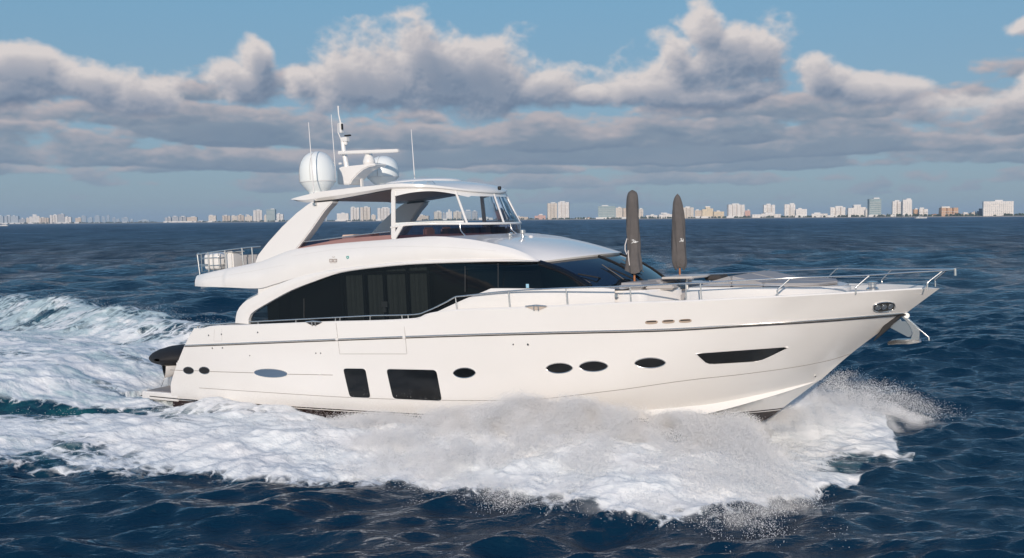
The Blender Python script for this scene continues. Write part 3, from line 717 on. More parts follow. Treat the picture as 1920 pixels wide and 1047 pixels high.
# underside recess panel
MB().grid([[(x, t*1.9, bot_e(x)+.045) for t in lin(-1, 1, 3)] for x in lin(6.6, 9.6, 6)]).build('ceiling_panel', mat('ceiling_grey', (.55, .52, .50), .6), ht)
# ---- flybridge windscreen enclosure under the hardtop
EX0, EA_t, EA_b = 9.9, 2.02, 2.62
def enc(th, z01):
    """point on the enclosure: th 0 = starboard side, pi/2 = front centre; z01 0 bottom 1 top"""
    a = EA_b*(1-z01)+EA_t*z01; w = 2.58*(1-z01)+2.44*z01
    x = EX0+a*math.sin(th); y = -w*math.cos(th)
    zb = U(740, 417, -2.58).z if False else 5.76
    xb = EX0+EA_b*math.sin(th)
    z_b = pchip([9.8, 10.6, 12.52], [5.73, 5.80, 5.72])(xb); z_t = bot_e(min(x, 11.9))-.02
    return Vector((x, y, z_b*(1-z01)+z_t*z01))
ths = lin(0, PI, 49)
FRW = GELS
encl = MB().tube([enc(t, 0) for t in ths], .04, 8).build('screen_bottom_rail', GEL, Y0, smooth=60)
MB().grid([[enc(t, z) for z in lin(.0, 1, 5)] for t in ths]).build('clear_screen', CLEAR, encl, smooth=60)
MB().tube([enc(t, .985) for t in ths], .035, 8).build('screen_top_rail', GEL, encl, smooth=60)
# deep side valance under the hardtop rim
def thfor(px, z):
    best = min(lin(0, PI*.62, 400), key=lambda t: abs(PXY(enc(t, z))[0]-px)); return best
def PXY(P):
    w = OB+RB @ Vector(P)-Vector((0, 0, CAM_H)); cp, sp = math.cos(PITCH), math.sin(PITCH)
    d = w.y*cp-w.z*sp; x = w.x/d; y = (w.y*sp+w.z*cp)/d; c, s = math.cos(ROLL), math.sin(ROLL)
    return PW/2+FPX*(x*c-y*s), PH/2-FPX*(x*s+y*c)
for pb, pt, two in ((876, 854, 1), (945, 925, 0)):
    tb, tt = thfor(pb, 0), thfor(pt, 1)
    A_, B_ = enc(tb, 0), enc(tt, 1); MB().tube([A_, B_], .042, 8).build('screen_post', GEL, encl, smooth=60)
    if two: MB().tube([Vector((A_.x, -A_.y, A_.z)), Vector((B_.x, -B_.y, B_.z))], .042, 8).build('screen_post', GEL, encl, smooth=60)
for s_ in (1, -1):
    g = lambda P: [Vector((p[0], p[1]*s_, p[2])) for p in P]
    a = [U(733, 447, -2.62), U(741, 447, -2.62), U(740, 359, -2.5), U(733, 359, -2.5)]
    MB().prism(g(a), g([p+Vector((0, .05, 0)) for p in a])).build('screen_post', GEL, encl, bevel=.01)
    a = [U(733.5, 422, -2.62), U(740, 417, -2.62), U(752, 417, -2.62), U(752, 426, -2.62), U(741, 427.5, -2.62)]
    b_l = [U(733, 449.5, -2.64), U(741, 449.5, -2.64), U(755, 425, -2.63), U(748, 422, -2.63)]
    MB().prism(g(b_l), g([p+Vector((0, .06, 0)) for p in b_l])).build('screen_brace', GEL, encl, bevel=.01)
    a = [U(732, 451.5, -2.66), U(742, 451.5, -2.66), U(742, 448.5, -2.66), U(732, 448.5, -2.66)]
    MB().prism(g(a), g([p+Vector((0, .1, 0)) for p in a])).build('post_foot', STEEL, encl)
    sb = [(733, 418.5), (760, 417), (800, 415), (835, 414.4), (835, 420), (800, 421), (760, 423.5), (733, 427)]
    P_ = [U(x, y, -2.60) for x, y in sb]; P_ = [Vector((p.x, -2.58*math.sqrt(max(0, 1-(max(0, p.x-9.9)/2.62)**2)), p.z)) for p in P_]
    MB().prism(g(P_), g([p+Vector((0, .05, 0)) for p in P_])).build('side_sill', GEL, encl, bevel=.008)
    vb = [(741, 353), (790, 350.5), (840, 352), (858, 353), (858, 357.5), (840, 358.2), (815, 357.5), (790, 355.5), (770, 357.5), (745, 362), (741, 363)]
# near valance: white sheet hanging below the hardtop rim
va = []
for k in range(31):
    t = k/30*PI*.5; dp = .16*(1-.7*math.sin(min(PI, max(0, (t-.1)*3.0)))) if t < 1.1 else .10
    pt = enc(t, .97); pb = enc(t, .99-dp/1.0); va.append([pt+Vector((.02*math.sin(t), -.03*math.cos(t), .0)), pb+Vector((.02*math.sin(t), -.03*math.cos(t), 0))])
MB().grid(va).mirror().build('screen_valance', GEL, encl, smooth=60)
# smoked wind deflector beneath the screens, with brackets
WDP = []
for t in ths:
    p = enc(t, 0); xb, yb = EX0+(EA_b+.02)*math.sin(t), -2.60*math.cos(t)
    zb = pchip([9.8, 11.5, 12.6], [5.33, 5.38, 5.37])(xb)
    WDP.append([p+Vector((0, 0, -.02)), Vector((xb+.0, yb, zb))])
MB().grid([[a, a.lerp(b, .5), b] for a, b in WDP]).build('wind_deflector', WTINT, Y0, smooth=60)
for px in (862, 956):
    t = thfor(px, 0); a, b = enc(t, 0), enc(t, 0); n_ = Vector((math.sin(t), -math.cos(t), 0))
    MB().tube(smoothpath([a+n_*.02, a+n_*.06+Vector((0, 0, -.2)), a+n_*.16+Vector((.12, 0, -.36)), a+n_*.2+Vector((.22, 0, -.44))], 4), [.02]*13, 8).build('screen_strut', STEEL, Y0, smooth=60)
# flybridge furniture seen over the coaming
MB().tube([UP(x, y, lambda X: -2.62) for x, y in ((560, 455), (620, 448), (680, 440), (731, 434.5))], .018).build('coaming_rail', STEEL, Y0, smooth=60)
MB().grid([[U(x, y, -2.60), U(x, y2, -2.60)] for x, y, y2 in ((557, 455.5, 470), (620, 448.3, 462), (680, 440.3, 456), (732, 435, 454))]).build('side_deflector', WTINT, Y0)
MB().grid([[(x, y, 5.08+.2*(x-5.5)/6), (x, y, 5.26+.14*min(1, (x-5.5)/3)), (x, y+.05, 5.27+.14*min(1, (x-5.5)/3)), (x, y+.25, 5.25+.14*min(1, (x-5.5)/3))] for x in lin(5.7, 11.6, 10) for y in (2.45,)]).build('port_coaming_lining', BROWN, Y0)
MB().grid([[(x, -2.64, zT(x)-.02), (x, -2.60, zT(x)+.05+.11*min(1, (x-6)/2)*min(1, max(.25, (11.4-x)/1.6))), (x, -2.42, zT(x)+.06+.11*min(1, (x-6)/2)*min(1, max(.25, (11.4-x)/1.6))), (x, -2.36, zT(x)-.3)] for x in lin(6.05, 10.0, 24)]).build('coaming_lining', BROWN, Y0, smooth=50)
MB().grid([[Vector((EX0+(EA_b-d1)*math.sin(t), -(2.56-d1)*math.cos(t), z)) for d1, z in ((.02, 5.36), (.04, 5.50-.05*math.sin(t)), (.2, 5.50-.05*math.sin(t)), (.24, 5.2))] for t in lin(.02, PI-.02, 40)]).build('front_coaming_lining', BROWN, Y0, smooth=50)
MB().box((7.6, .9, 4.85), (2.3, 1.5, 1.05)).box((7.6, 1.9, 5.1), (2.4, .5, .75)).build('flybridge_settee', BROWN, Y0, bevel=.05)
MB().box((8.7, -.6, 5.25), (1.7, .9, .07)).box((8.7, -.6, 4.8), (.3, .3, .9)).build('flybridge_table', mat('table_pink_wood', (.5, .30, .24), .3), Y0, bevel=.02)
for (xa, ya), (xb_, yb_), n_ in (((616, 449), (640, 462), 'seat_back'), ((640, 441), (664, 460), 'wet_bar'), ((668, 440), (695, 458), 'seat_back')):
    A_, B_ = U(xa, ya, -2.2), U(xb_, yb_, -2.2); MB().box(((A_.x+B_.x)/2, -1.95, (A_.z+B_.z)/2-.15), (abs(B_.x-A_.x), .5, abs(A_.z-B_.z)+.3)).build(n_, BROWN if n_ == 'seat_back' else mat('wet_bar_pale', (.66, .50, .42), .4), Y0, bevel=.03)
MB().box((8.1, -1.5, 4.8), (1.2, .5, .7)).build('wet_bar', mat('wet_bar_cream', (.62, .45, .38), .4), Y0, bevel=.03)
MB().box((10.9, .5, 5.05), (1.0, 2.6, 1.2)).build('helm_console', mat('console_navy', (.02, .02, .035), .35), Y0, bevel=.08)
for y in (-.5, .5): MB().box((10.0, y, 4.9), (.55, .6, 1.0)).box((9.8, y, 5.35), (.14, .56, .75)).build('helm_seat', BROWN, Y0, bevel=.06)
# fittings on the coachroof
for px, py, Y in ((956, 441, -1.2), (958, 440, -1.0)):
    p = U(px, py, Y); MB().lathe(p, [(.05, -.12), (.05, 0), (.07, .05), (0, .08)], 10).build('roof_horn', STEEL, roof, smooth=50)
p = U(980, 440, -.9); MB().lathe(p, [(.08, -.16), (.05, -.1), (.05, .02), (.09, .04), (.09, .13), (0, .15)], 12).build('search_light', STEEL, roof, smooth=50)
p = U(995.5, 446.5, -.5); MB().lathe(p, [(.07, -.08), (.09, 0), (.06, .07), (0, .09)], 14).build('gps_dome', GEL, roof, smooth=60)
# emblem, badge
def sideP(px, py, off=.0):
    r = (RBi @ wray(px, py)).normalized(); l, n, i, d = FT.ray_cast(CB, r)
    if n.dot(r) > 0: n = -n
    return l+n*off
fbb = bmesh.new(); fbb.from_mesh(fly.data); FT = BVHTree.FromBMesh(fbb); fbb.free()
M = MB()
for cx in (621.3, 628.8):
    for a, b, r_ in (((cx-3, 486.5), (cx+2.8, 486.5), .011), ((cx+2.8, 486.5), (cx+2.8, 491.3), .011), ((cx+2.8, 491.3), (cx-3, 491.5), .011), ((cx-3, 491.5), (cx-3, 486.5), .011), ((cx-1, 488.9), (cx+1, 488.9), .007)):
        M.tube([sideP(*a, .004), sideP(*b, .004)], r_, 5)
M.tube([sideP(619, 493.6, .003), sideP(631, 493.4, .003)], .004, 4)
M.tube([sideP(623.5, 481.5, .003), sideP(624.5, 483, .003), sideP(626.5, 483, .003), sideP(627.5, 481.3, .003)], .006, 4)
M.build('name_emblem', MARK, fly)
o_ = [sideP(*p, .006) for p in ((649.5, 480.5), (654, 480.3), (654.2, 484.6), (652, 486), (649.7, 484.8))]
bd = MB().prism(o_, [p+Vector((0, .01, 0)) for p in o_]).build('badge', TEALM, fly)
o_ = [sideP(*p, .010) for p in ((651, 482), (652.8, 482), (652.5, 484), (651.2, 484))]; MB().prism(o_, [p+Vector((0, .004, 0)) for p in o_]).build('badge_centre', GEL, bd)
# flybridge styling seams
def fseam(pts): 
    P_ = [];
    for (a, b) in zip(pts[:-1], pts[1:]):
        k = max(1, int(abs(b[0]-a[0])/14))
        P_ += [sideP(a[0]+(b[0]-a[0])*j/k, a[1]+(b[1]-a[1])*j/k, .0) for j in range(k)]
    P_.append(sideP(*pts[-1])); MB().tube(P_, .003, 4).build('moulding_seam', mat('soft_seam', (.5, .47, .44), .5), fly)
fseam([(385, 523), (430, 516), (479, 508), (535, 497)]); fseam([(548, 480.5), (620, 469), (700, 463.5), (760, 462.5), (840, 464), (930, 471)])
# aft flybridge rail
rl = [(370, 477), (385, 475), (400, 472.5), (430, 468.5), (462, 464.5), (488, 462.5)]
MB().tube([U(370, 477, -2.45), U(372, 475, -1.9), U(372, 475, 1.9), U(372, 475, 2.4)], .02).build('aft_rail', STEEL, Y0, smooth=60)
for Yr in (-2.5, 2.5):
    ar_ = MB().tube([U(x, y, -2.5)*1 if Yr < 0 else Vector((U(x, y, -2.5).x, 2.5, U(x, y, -2.5).z)) for x, y in rl], .02).build('aft_rail', STEEL, Y0, smooth=60)
    for bx, by, tx, ty in ((375, 516, 370, 478), (392, 510, 390, 473), (423.5, 504, 421.5, 469.5), (456.5, 497, 453.5, 465), (474.5, 493, 472, 464)):
        a, b = U(bx, by, -2.5), U(tx, ty, -2.5)
        if Yr > 0: a.y = b.y = 2.5
        MB().tube([a, b], .024).build('stanchion', STEEL, ar_, smooth=60)
    a, b = U(372, 496, -2.5), U(390, 496, -2.5)
    if Yr > 0: a.y = b.y = 2.5
    MB().tube([a, b], .012).build('mid_rail', STEEL, ar_)
MB().box((3.55, -1.3, 4.86), (1.1, 1.7, .5)).build('sun_lounger_pad', CUSH, Y0, bevel=.08)
MB().box((4.75, -1.2, 4.8), (.4, 1.4, .8)).build('aft_settee', CUSH, Y0, bevel=.08)
# ---- antennas, domes, radar, mast on the hardtop
def dome(px, py_base, Y, h, r, name='satellite_dome'):
    b = U(px, py_base, Y); prof = [(0, h), (r*.28, h*.985), (r*.53, h*.935), (r*.74, h*.85), (r*.89, h*.735), (r*.975, h*.60), (r, h*.48), (r, h*.27), (r*.985, h*.245), (r*.80, h*.135), (r*.60, h*.03), (r*.52, .0), (r*.50, -.12)]
    d = MB().lathe(b, prof, 36).build(name, DOME, Y0, smooth=50)
    seam_ = []
    for a0 in (-2.2, -1.25):
        MB().tube([b+Vector((q_[0]*1.003*math.cos(a0), q_[0]*1.003*math.sin(a0), q_[1])) for q_ in prof[1:8]], .006, 4).build('dome_seam', SEAM, d)
    MB().lathe(b+Vector((0, 0, h*.245)), [(r*1.006, .012), (r*1.012, 0), (r*1.0, -.012)], 36).build('dome_rim', GELS, d)
    return b
dome(597, 360, -1.45, 1.34, .60)
dome(719, 346, 1.35, 1.0, .56)
p0 = U(655, 347, .0)
# mast
mp = [U(656, 345, 0), U(650, 312, 0), U(645, 285, 0), U(642, 262, 0)]
ms = MB().tube(mp, [.10, .095, .085, .07], 14).build('mast', GEL, Y0, smooth=60)
MB().tube([U(641, 250, 0), U(638, 228, 0), U(635, 215, 0), U(634, 199, 0)], [.03, .03, .022, .03], 8).box(tuple(U(640, 240, 0)), (.10, .1, .34)).build('mast_head', GEL, ms)
MB().box(tuple(U(641.5, 238, -.05)), (.06, .06, .2)).build('signal_light', RUB, ms, bevel=.01)
MB().tube([U(643, 270, 0), U(634, 249, 0), U(634, 232, 0), U(640, 230, 0)], .02, 6).build('mast_cage', GEL, ms)
p = U(647, 262, 0); MB().box(tuple(p), (.26, .16, .16)).lathe(p+Vector((.02, 0, -.13)), [(0, -.08), (.07, -.05), (.07, .06)], 12).build('mast_camera', GEL, ms, bevel=.015)
MB().box(tuple(U(652, 254.5, 0)), (.22, .1, .05)).build('camera_hood', RUB, ms)
# radar
ra, rbp = U(635, 286.5, -.15), U(747.5, 283.5, -.15)
rd = MB().lathe(U(692, 306, 0), [(.18, -.06), (.21, -.02), (.21, .06), (.17, .18), (.13, .26), (.13, .32), (0, .33)], 20).build('radar_pedestal', GEL, Y0, smooth=50)
d_ = (rbp-ra); Lr = d_.length; mid_ = (ra+rbp)/2
MB().prism([ra+Vector((0, -.06, -.07)), ra+Vector((0, -.06, .05)), rbp+Vector((0, -.06, .065)), rbp+Vector((0, -.06, -.045))], [ra+Vector((0, .06, -.07)), ra+Vector((0, .06, .05)), rbp+Vector((0, .06, .065)), rbp+Vector((0, .06, -.045))]).build('radar_scanner', GEL, rd, bevel=.02)
# curved radar wing
wt = [(654, 312), (690, 307.5), (703, 307), (703, 311), (690, 314), (676, 320), (668, 328), (662, 345), (650, 347), (640, 347), (632, 342), (632, 316), (645, 313)]
wv = [(632, 346), (631, 317), (640, 313), (655, 311.5), (703, 306.5), (703, 311), (692, 313), (681, 318), (671, 326), (660, 338), (655, 347)]
P_ = [U(x, y, -.32) for x, y in wv]; MB().prism(P_, [p+Vector((0, .64, 0)) for p in P_]).build('radar_wing', GEL, Y0, bevel=.03)
MB().box(tuple(U(678, 335, .1)), (.06, .1, .7)).build('radar_wing_stay', GEL, Y0)
MB().lathe(U(638, 309, -.2), [(.06, 0), (.07, .06), (0, .1)], 10).build('horn_dome', GEL, Y0)
for Y, a, b in ((-2.35, (588.5, 362), (578.5, 230)), (.7, (630, 335), (621, 215)), (1.9, (778, 342), (771, 243))):
    A_, B_ = U(*a, Y), U(*b, Y); at_ = MB().tube([A_, A_.lerp(B_, .45), B_], [.022, .017, .011], 8).build('whip_antenna', GEL, Y0, smooth=60)
    if Y < 0: MB().tube([U(590, 384, -2.6), U(589.5, 376, -2.5), A_], [.03, .022, .022], 8).box(tuple(U(590, 383, -2.66)), (.12, .06, .08)).build('antenna_bracket', STEEL, at_, smooth=50)
# ---- foredeck: lounge coaming, cushions, table, sun pad
def shell(outline, z0f, z1f, name, m, bev=.05, parent=Y0, inset=0.0, sm=40):
    A = [Vector((x, y, z0f(x))) for x, y in outline]; B = [Vector((x, y, z1f(x))) for x, y in outline]
    return MB().prism(A, B).build(name, m, parent, smooth=sm, bevel=bev, seg=3)
def arc(cx, cy, r, a0, a1, n=8): return [(cx+r*math.cos(math.radians(a0+(a1-a0)*k/(n-1))), cy+r*math.sin(math.radians(a0+(a1-a0)*k/(n-1)))) for k in range(n)]
zlow = lambda x: deckz(x)-.05
ztop = lambda x: 3.72
half = [(15.6, -2.50), (16.8, -2.38)]+arc(17.72, -2.0, .32, -95, -12)+[(18.55, -1.45), (18.62, -1.2), (18.4, -1.1), (17.9, -1.15)]
lc_o = half+[(x, -y) for x, y in reversed(half)]
lounge = shell(lc_o, zlow, lambda x: 3.70, 'lounge_coaming', GEL, .05)
MB().box((18.35, 0, 3.42), (1.4, 2.6, .28)).build('lounge_seat', CUSH, Y0, bevel=.05)
for y in (-1.35, 0, 1.35): MB().box((17.42, y, 3.79), (.72, 1.2, .20)).build('back_cushion', CUSH, lounge, bevel=.07, seg=3)
MB().box((18.2, -1.62, 3.74), (.8, .4, .12)).build('arm_cushion', mat('beige_pad', (.50, .46, .43), .7), lounge, bevel=.04)
tb = MB().prism(*[[Vector((x, y, z)) for x, y in ((17.75, -.55), (18.65, -.55), (18.85, .1), (18.65, .9), (17.75, .9))] for z in (3.90, 3.96)]).build('deck_table', mat('table_cream', (.60, .56, .52), .35), Y0, bevel=.015)
MB().tube([(18.25, .1, 3.3), (18.25, .1, 3.9)], .05).build('table_leg', STEEL, tb)
MB().box((18.75, 1.15, 3.84), (.5, .7, .14)).build('folded_towel', mat('patterned_dark', (.06, .055, .055), .9, bump=.4, bscale=30), Y0, bevel=.04)
# side surround of the windscreen base
MB().grid([[(wb.x-.5+(1.3 if t else 0)*0+1.0*(1-abs(Y/2.4)**2.2)+.35, Y, 3.80), (17.4, Y*1.0, 3.74)] for Y in lin(-2.38, 2.38, 21) for t in (0,)]).build('screen_base_deck', GEL, Y0)
ph = [(19.02, -1.75)]+arc(19.25, -2.0, .22, 180, 250, 5)+[(20.6, -2.05), (21.5, -1.72), (22.3, -1.12), (22.7, -.4)]
sp_o = ph+[(x, -y) for x, y in reversed(ph)]
pad = shell(sp_o, zlow, lambda x: 3.74-.05*max(0, x-20.5), 'sun_pad_base', GEL, .06)
def slab(o, z0, z1, name, m, par, bev=.04):
    return MB().prism([Vector((x, y, z0(x))) for x, y in o], [Vector((x, y, z1(x))) for x, y in o]).build(name, m, par, bevel=bev, seg=3)
bz = lambda x: 3.80+.20*min(1, max(0, (x-19.4)/.7))-.20*min(1, max(0, (x-20.1)/.8))
for y0, y1 in ((-1.62, -.03), (.03, 1.62)):
    for x0, x1 in ((19.3, 20.1), (20.12, 20.95)):
        slab([(x0, y0), (x1, y0), (x1, y1), (x0, y1)], lambda x: 3.70, bz, 'back_cushion', CUSH, pad)
    slab([(20.97, y0), (21.5, y0*.93), (22.2, y0*.62), (22.45, y1 if y0 > 0 else y1), (20.97, y1)] if y0 < 0 else [(20.97, y0), (22.45, y0), (22.2, y1*.62), (21.5, y1*.93), (20.97, y1)], lambda x: 3.66, lambda x: 3.80-.05*(x-20.97), 'sun_cushion', CUSH, pad)
for s_ in (1, -1): MB().tube([(19.35, -1.88*s_, 3.78), (20.6, -1.88*s_, 3.78), (21.5, -1.58*s_, 3.72)], .014).build('pad_rail', STEEL, pad)
MB().tube([U(x, y, -1.1) for x, y in ((1457, 556), (1468, 550), (1480, 546.5), (1492, 546), (1500, 548), (1507, 555))], .018).build('deck_hatch_frame', GEL, Y0)
MB().lathe((23.3, 0, 3.42), [(.16, 0), (.16, .1), (.1, .14), (.1, .24), (.15, .27), (0, .3)], 16).build('windlass', STEEL, Y0, smooth=50)
p = U(1156.5, 554.5, -2.53); MB().tube([p, p+Vector((0, -.05, 0))], .045, 12).build('house_light', STEEL, Y0, smooth=50)
strip_ = MB().tube([U(x, y, -2.80) for x, y in ((951, 554.2), (962, 553.6), (973, 554.4))], .02, 6).build('side_grab_handle', STEEL, Y0)
# ---- anchor on the stem
def ap(L, Y): return [U(x, y, Y) for x, y in L]
def aprism(L, w, name, m, par=Y0, bev=.006):
    return MB().prism(ap(L, -w), [p+Vector((0, 2*w, 0)) for p in ap(L, -w)]).build(name, m, par, bevel=bev, smooth=35)
def zm(x, y): return (1630+x/13.085, 580+y/13.085)
aprism([zm(*p) for p in ((500, 175), (880, 120), (900, 150), (760, 190), (520, 420), (480, 470), (100, 790), (120, 740))], .16, 'stem_guard', RUB)
anc = aprism([zm(*p) for p in ((790, 190), (880, 180), (1215, 480), (1225, 520), (1222, 770), (1010, 745), (1060, 590), (1000, 430), (900, 290))], .07, 'anchor', STEEL)
aprism([zm(*p) for p in ((760, 240), (790, 300), (900, 300), (1000, 430), (1050, 600), (1000, 680), (940, 680), (500, 450), (560, 380))], .02, 'anchor_cheek', mat('brushed_plate', (.55, .58, .60), .28, metal=.9), anc)
fk = [zm(*p) for p in ((450, 835), (560, 775), (700, 752), (880, 745), (1010, 748), (1222, 770), (1275, 775), (1200, 855), (1100, 850), (1080, 890), (900, 885), (700, 870), (560, 840))]
Lp = ap(fk, -.02); M = MB()
top_ = ap([zm(*p) for p in ((450, 835), (560, 775), (700, 752), (880, 745), (1010, 748), (1275, 775))], 0)
rows_ = []
for i, p in enumerate(top_):
    w = (0.02, .14, .20, .23, .22, .06)[i]; rows_.append([p+Vector((0, -w, -.09 if 0 < i < 5 else -.03)), p+Vector((0, -w*.5, .0)), p+Vector((0, 0, .03)), p+Vector((0, w*.5, .0)), p+Vector((0, w, -.09 if 0 < i < 5 else -.03)), p+Vector((0, 0, -.10 if 0 < i < 5 else -.04))])
M.grid(rows_, closed_v=True); M.f.append(tuple(range(6))); n = len(M.v); M.f.append(tuple(range(n-6, n))); M.build('anchor_fluke', STEEL, anc, smooth=40)
MB().tube(ap([zm(1200, 480), zm(1250, 510), zm(1460, 690), zm(1465, 775)], 0), .018, 8).build('anchor_bail', STEEL, anc, smooth=60)
MB().tube([U(1700, 592, -.1), U(1700, 592, .1)], .07, 12).build('anchor_roller', STEEL, anc, smooth=60)
# ---- far-side and near-side flag / stern details on the transom
for y in (-2.1, 2.1): MB().box((.35, y, .9), (.9, .9, 1.1)).build('stern_stair', GEL, plat, bevel=.06)

# ================================================================== THINGS CARRIED ABOARD
def aboard(name, label, cat, X, Y, Z, group=None): return empty(name, label, cat, group=group, mat=MB_W @ Matrix.Translation((X, Y, Z)))
# tender under a black cover on the platform
td = aboard('covered_tender', 'small tender under a black canvas cover on the stern platform', 'tender', -1.68, 0, .26)
rws = []
for t in lin(-1, 1, 21):
    y = t*2.05; k = max(.02, (1-abs(t)**5))**.5; k2 = max(.02, (1-abs(t)**4.5))**.55; r = []
    for a in lin(0, 2*PI, 21)[:-1]:
        cx, cz = math.cos(a), math.sin(a); r.append((.06*math.sin(9*t)*.2+cx*1.08*k*(1+.03*math.sin(5*a)), y, 1.12+(.44*cz if cz > 0 else .32*cz)*k2*(1+.04*math.sin(7*t+3*a))))
    rws.append(r)
MB().grid(rws, closed_v=True).build('canvas_cover', COVER, td, smooth=60)
rws = []
for t in lin(-1, 1, 15):
    y = t*1.75; k = max(.02, (1-abs(t)**3))**.5; rws.append([(-.78*k, y, .86), (-.45*k, y, .60), (0, y, .42), (.45*k, y, .60), (.78*k, y, .86), (0, y, .9)])
MB().grid(rws, closed_v=True).build('tender_hull', GEL, td, smooth=50)
for y in (-1.2, 1.2):
    MB().box((0, y, .25), (.9, .1, .5)).build('chock', STEEL, td)
    MB().tube([(-.55, y-.3, .0), (-.25, y-.2, .65), (.1, y-.35, 0)], .014).build('lashing_strut', STEEL, td)
# life rafts in their racks on the aft flybridge rail
def raft(X, Y, Z, lab):
    r = aboard('life_raft', lab, 'life raft', X, Y, Z)
    M = MB(); rows_ = []
    for k in range(25):
        t = -1+2*k/24; e = max(0.02, 1-abs(t)**10)**.35*(1+.025*(k % 8 in (2, 3))); rows_.append([(t*.40, .30*e*math.copysign(abs(math.cos(a))**.45, math.cos(a)), .33+.30*e*math.copysign(abs(math.sin(a))**.45, math.sin(a))) for a in lin(0, 2*PI, 29)[:-1]])
    M.grid(rows_, closed_v=True); M.build('canister', GEL, r, smooth=50)
    rk = MB()
    for z in (.20, .46): rk.tube([(-.43, -.34, z), (.43, -.34, z), (.43, .34, z), (-.43, .34, z), (-.43, -.34, z)], .014, 6)
    for x in (-.43, .14, .43): rk.tube([(x, .34, .0), (x, -.34, .0), (x, -.34, .62)], .014, 6)
    rk.build('rack', STEEL, r, smooth=60); return r
pr = U(407, 507, -2.2); raft(pr.x, -2.15, pr.z-.02, 'white life raft canister in a steel rack on the aft flybridge rail')
pr = U(436, 505, -2.2); lk = aboard('deck_locker', 'upright white locker between the life raft and the grey settee on the aft flybridge', 'locker', pr.x, -2.1, pr.z-.08)
MB().box((0, 0, .33), (.42, .55, .66)).build('body', GEL, lk, bevel=.05); MB().box((0, 0, .675), (.45, .58, .03)).build('lid', GELS, lk, bevel=.01)
# parasols
def parasol(px, py, Y, topy, tilt_px, label, hem, seed, bot_r, top_w):
    b = U(px, py, Y); t = U(tilt_px, topy, Y); h = (t-b).length
    o = aboard('closed_parasol', label, 'parasol', b.x, b.y, b.z, 'covered parasols on the foredeck')
    d = (t-b).normalized(); rg = random.Random(seed)
    MB().tube([d*-.3, d*(hem+.25)], .030, 12).build('pole', WOOD, o, smooth=60)
    a1 = d.cross(Vector((0, 1, 0))).normalized(); a2_ = d.cross(a1).normalized(); rows_ = []; N = 46; NA = 44
    for k in range(N):
        u = k/(N-1); s = hem+(h-hem)*u
        R = bot_r(u); r = []
        for j in range(NA):
            a = 2*PI*j/NA
            fold = 1+.13*(1-u)**.5*math.sin(7*a+2.2*math.sin(3*u+seed)+seed)*(.6 if u < .9 else .3)+.06*math.sin(3*a+9*u+seed)+.03*math.sin(13*a+21*u)
            rr_ = R*fold*(1.0 if math.cos(a) > 0 else .92); ax = a1*math.cos(a)*rr_+a2_*math.sin(a)*rr_*.8
            sag = .05*math.sin(2*a+seed)*(1-u)**6
            r.append(d*(s+sag)+ax)
        rows_.append(r)
    M = MB().grid(rows_, closed_v=True); n = len(M.v)
    M.v.append(tuple(d*(h+.01))); M.f += [(n-NA+j, n-NA+(j+1) % NA, n) for j in range(NA)]
    M.v.append(tuple(d*(hem+.15))); M.f += [((j+1) % NA, j, n+1) for j in range(NA)]
    cv = M.build('cover', CANVAS, o, smooth=50)
    vb = bmesh.new(); vb.from_mesh(cv.data); T_ = BVHTree.FromBMesh(vb); vb.free()
    def cp(x, y):
        r_ = (RBi @ wray(x, y)).normalized(); l, nn_, i_, dd = T_.ray_cast(CB-b, r_)
        if l is None: return U(x, y, Y)-b+Vector((0, -.18, 0))
        return l-r_*.012
    return o, cv, cp, d, b
WHT = mat('white_print', (.75, .75, .73), .6); WZ = mat('white_strap', (.7, .66, .64), .6)
br1 = pchip([0, .12, .25, .6, .9, .97, 1.0], [.255, .235, .195, .185, .165, .13, .03])
o, cv, cp, d, b = parasol(1190, 538, -1.2, 357, 1185.5, 'grey covered parasol with white cord, tall and blunt topped, left of the pair', .42, 1, br1, 0)
lg = [[(1184.5, 450.5), (1188.5, 450)], [(1187, 450.3), (1187.8, 454)], [(1190, 450.5), (1191, 453.5)], [(1191, 453.5), (1193.5, 453)], [(1184.3, 456.5), (1188, 453.8), (1193.5, 454.3), (1196.5, 453.2)], [(1188, 455.3), (1193, 455.3)]]
M = MB(); [M.tube([cp(*q_) for q_ in l], .010, 5) for l in lg]; M.build('cover_logo', WHT, cv)
MB().tube([cp(1177.5, 449)+Vector((0, 0, 0))]+[U(x, y, -1.42)-b for x, y in ((1175.5, 448), (1172, 460), (1172, 469), (1175, 477))]+[cp(x, y) for x, y in ((1178, 470), (1178.5, 482), (1180.5, 498))], .014, 6).build('tie_cord', WZ, cv)
br2 = pchip([0, .05, .12, .3, .6, .85, .96, 1.0], [.13, .19, .225, .215, .20, .15, .085, .012])
o, cv, cp, d, b = parasol(1275, 525, 1.0, 364, 1270.5, 'grey covered parasol with a pointed top, standing by the deck table', .32, 4, br2, 0)
lg = [[(x+85.6, y-2.6) for x, y in l] for l in [[(1190, 450.6), (1193, 450.2)], [(1191.5, 450.4), (1192, 453.5)], [(1195, 450.5), (1195.5, 453.5)], [(1188.5, 456.3), (1191.5, 454), (1196, 454.5)], [(1192, 455.5), (1196, 455.2)]]]
M = MB(); [M.tube([cp(*q_) for q_ in l], .010, 5) for l in lg]; M.build('cover_logo', WHT, cv)
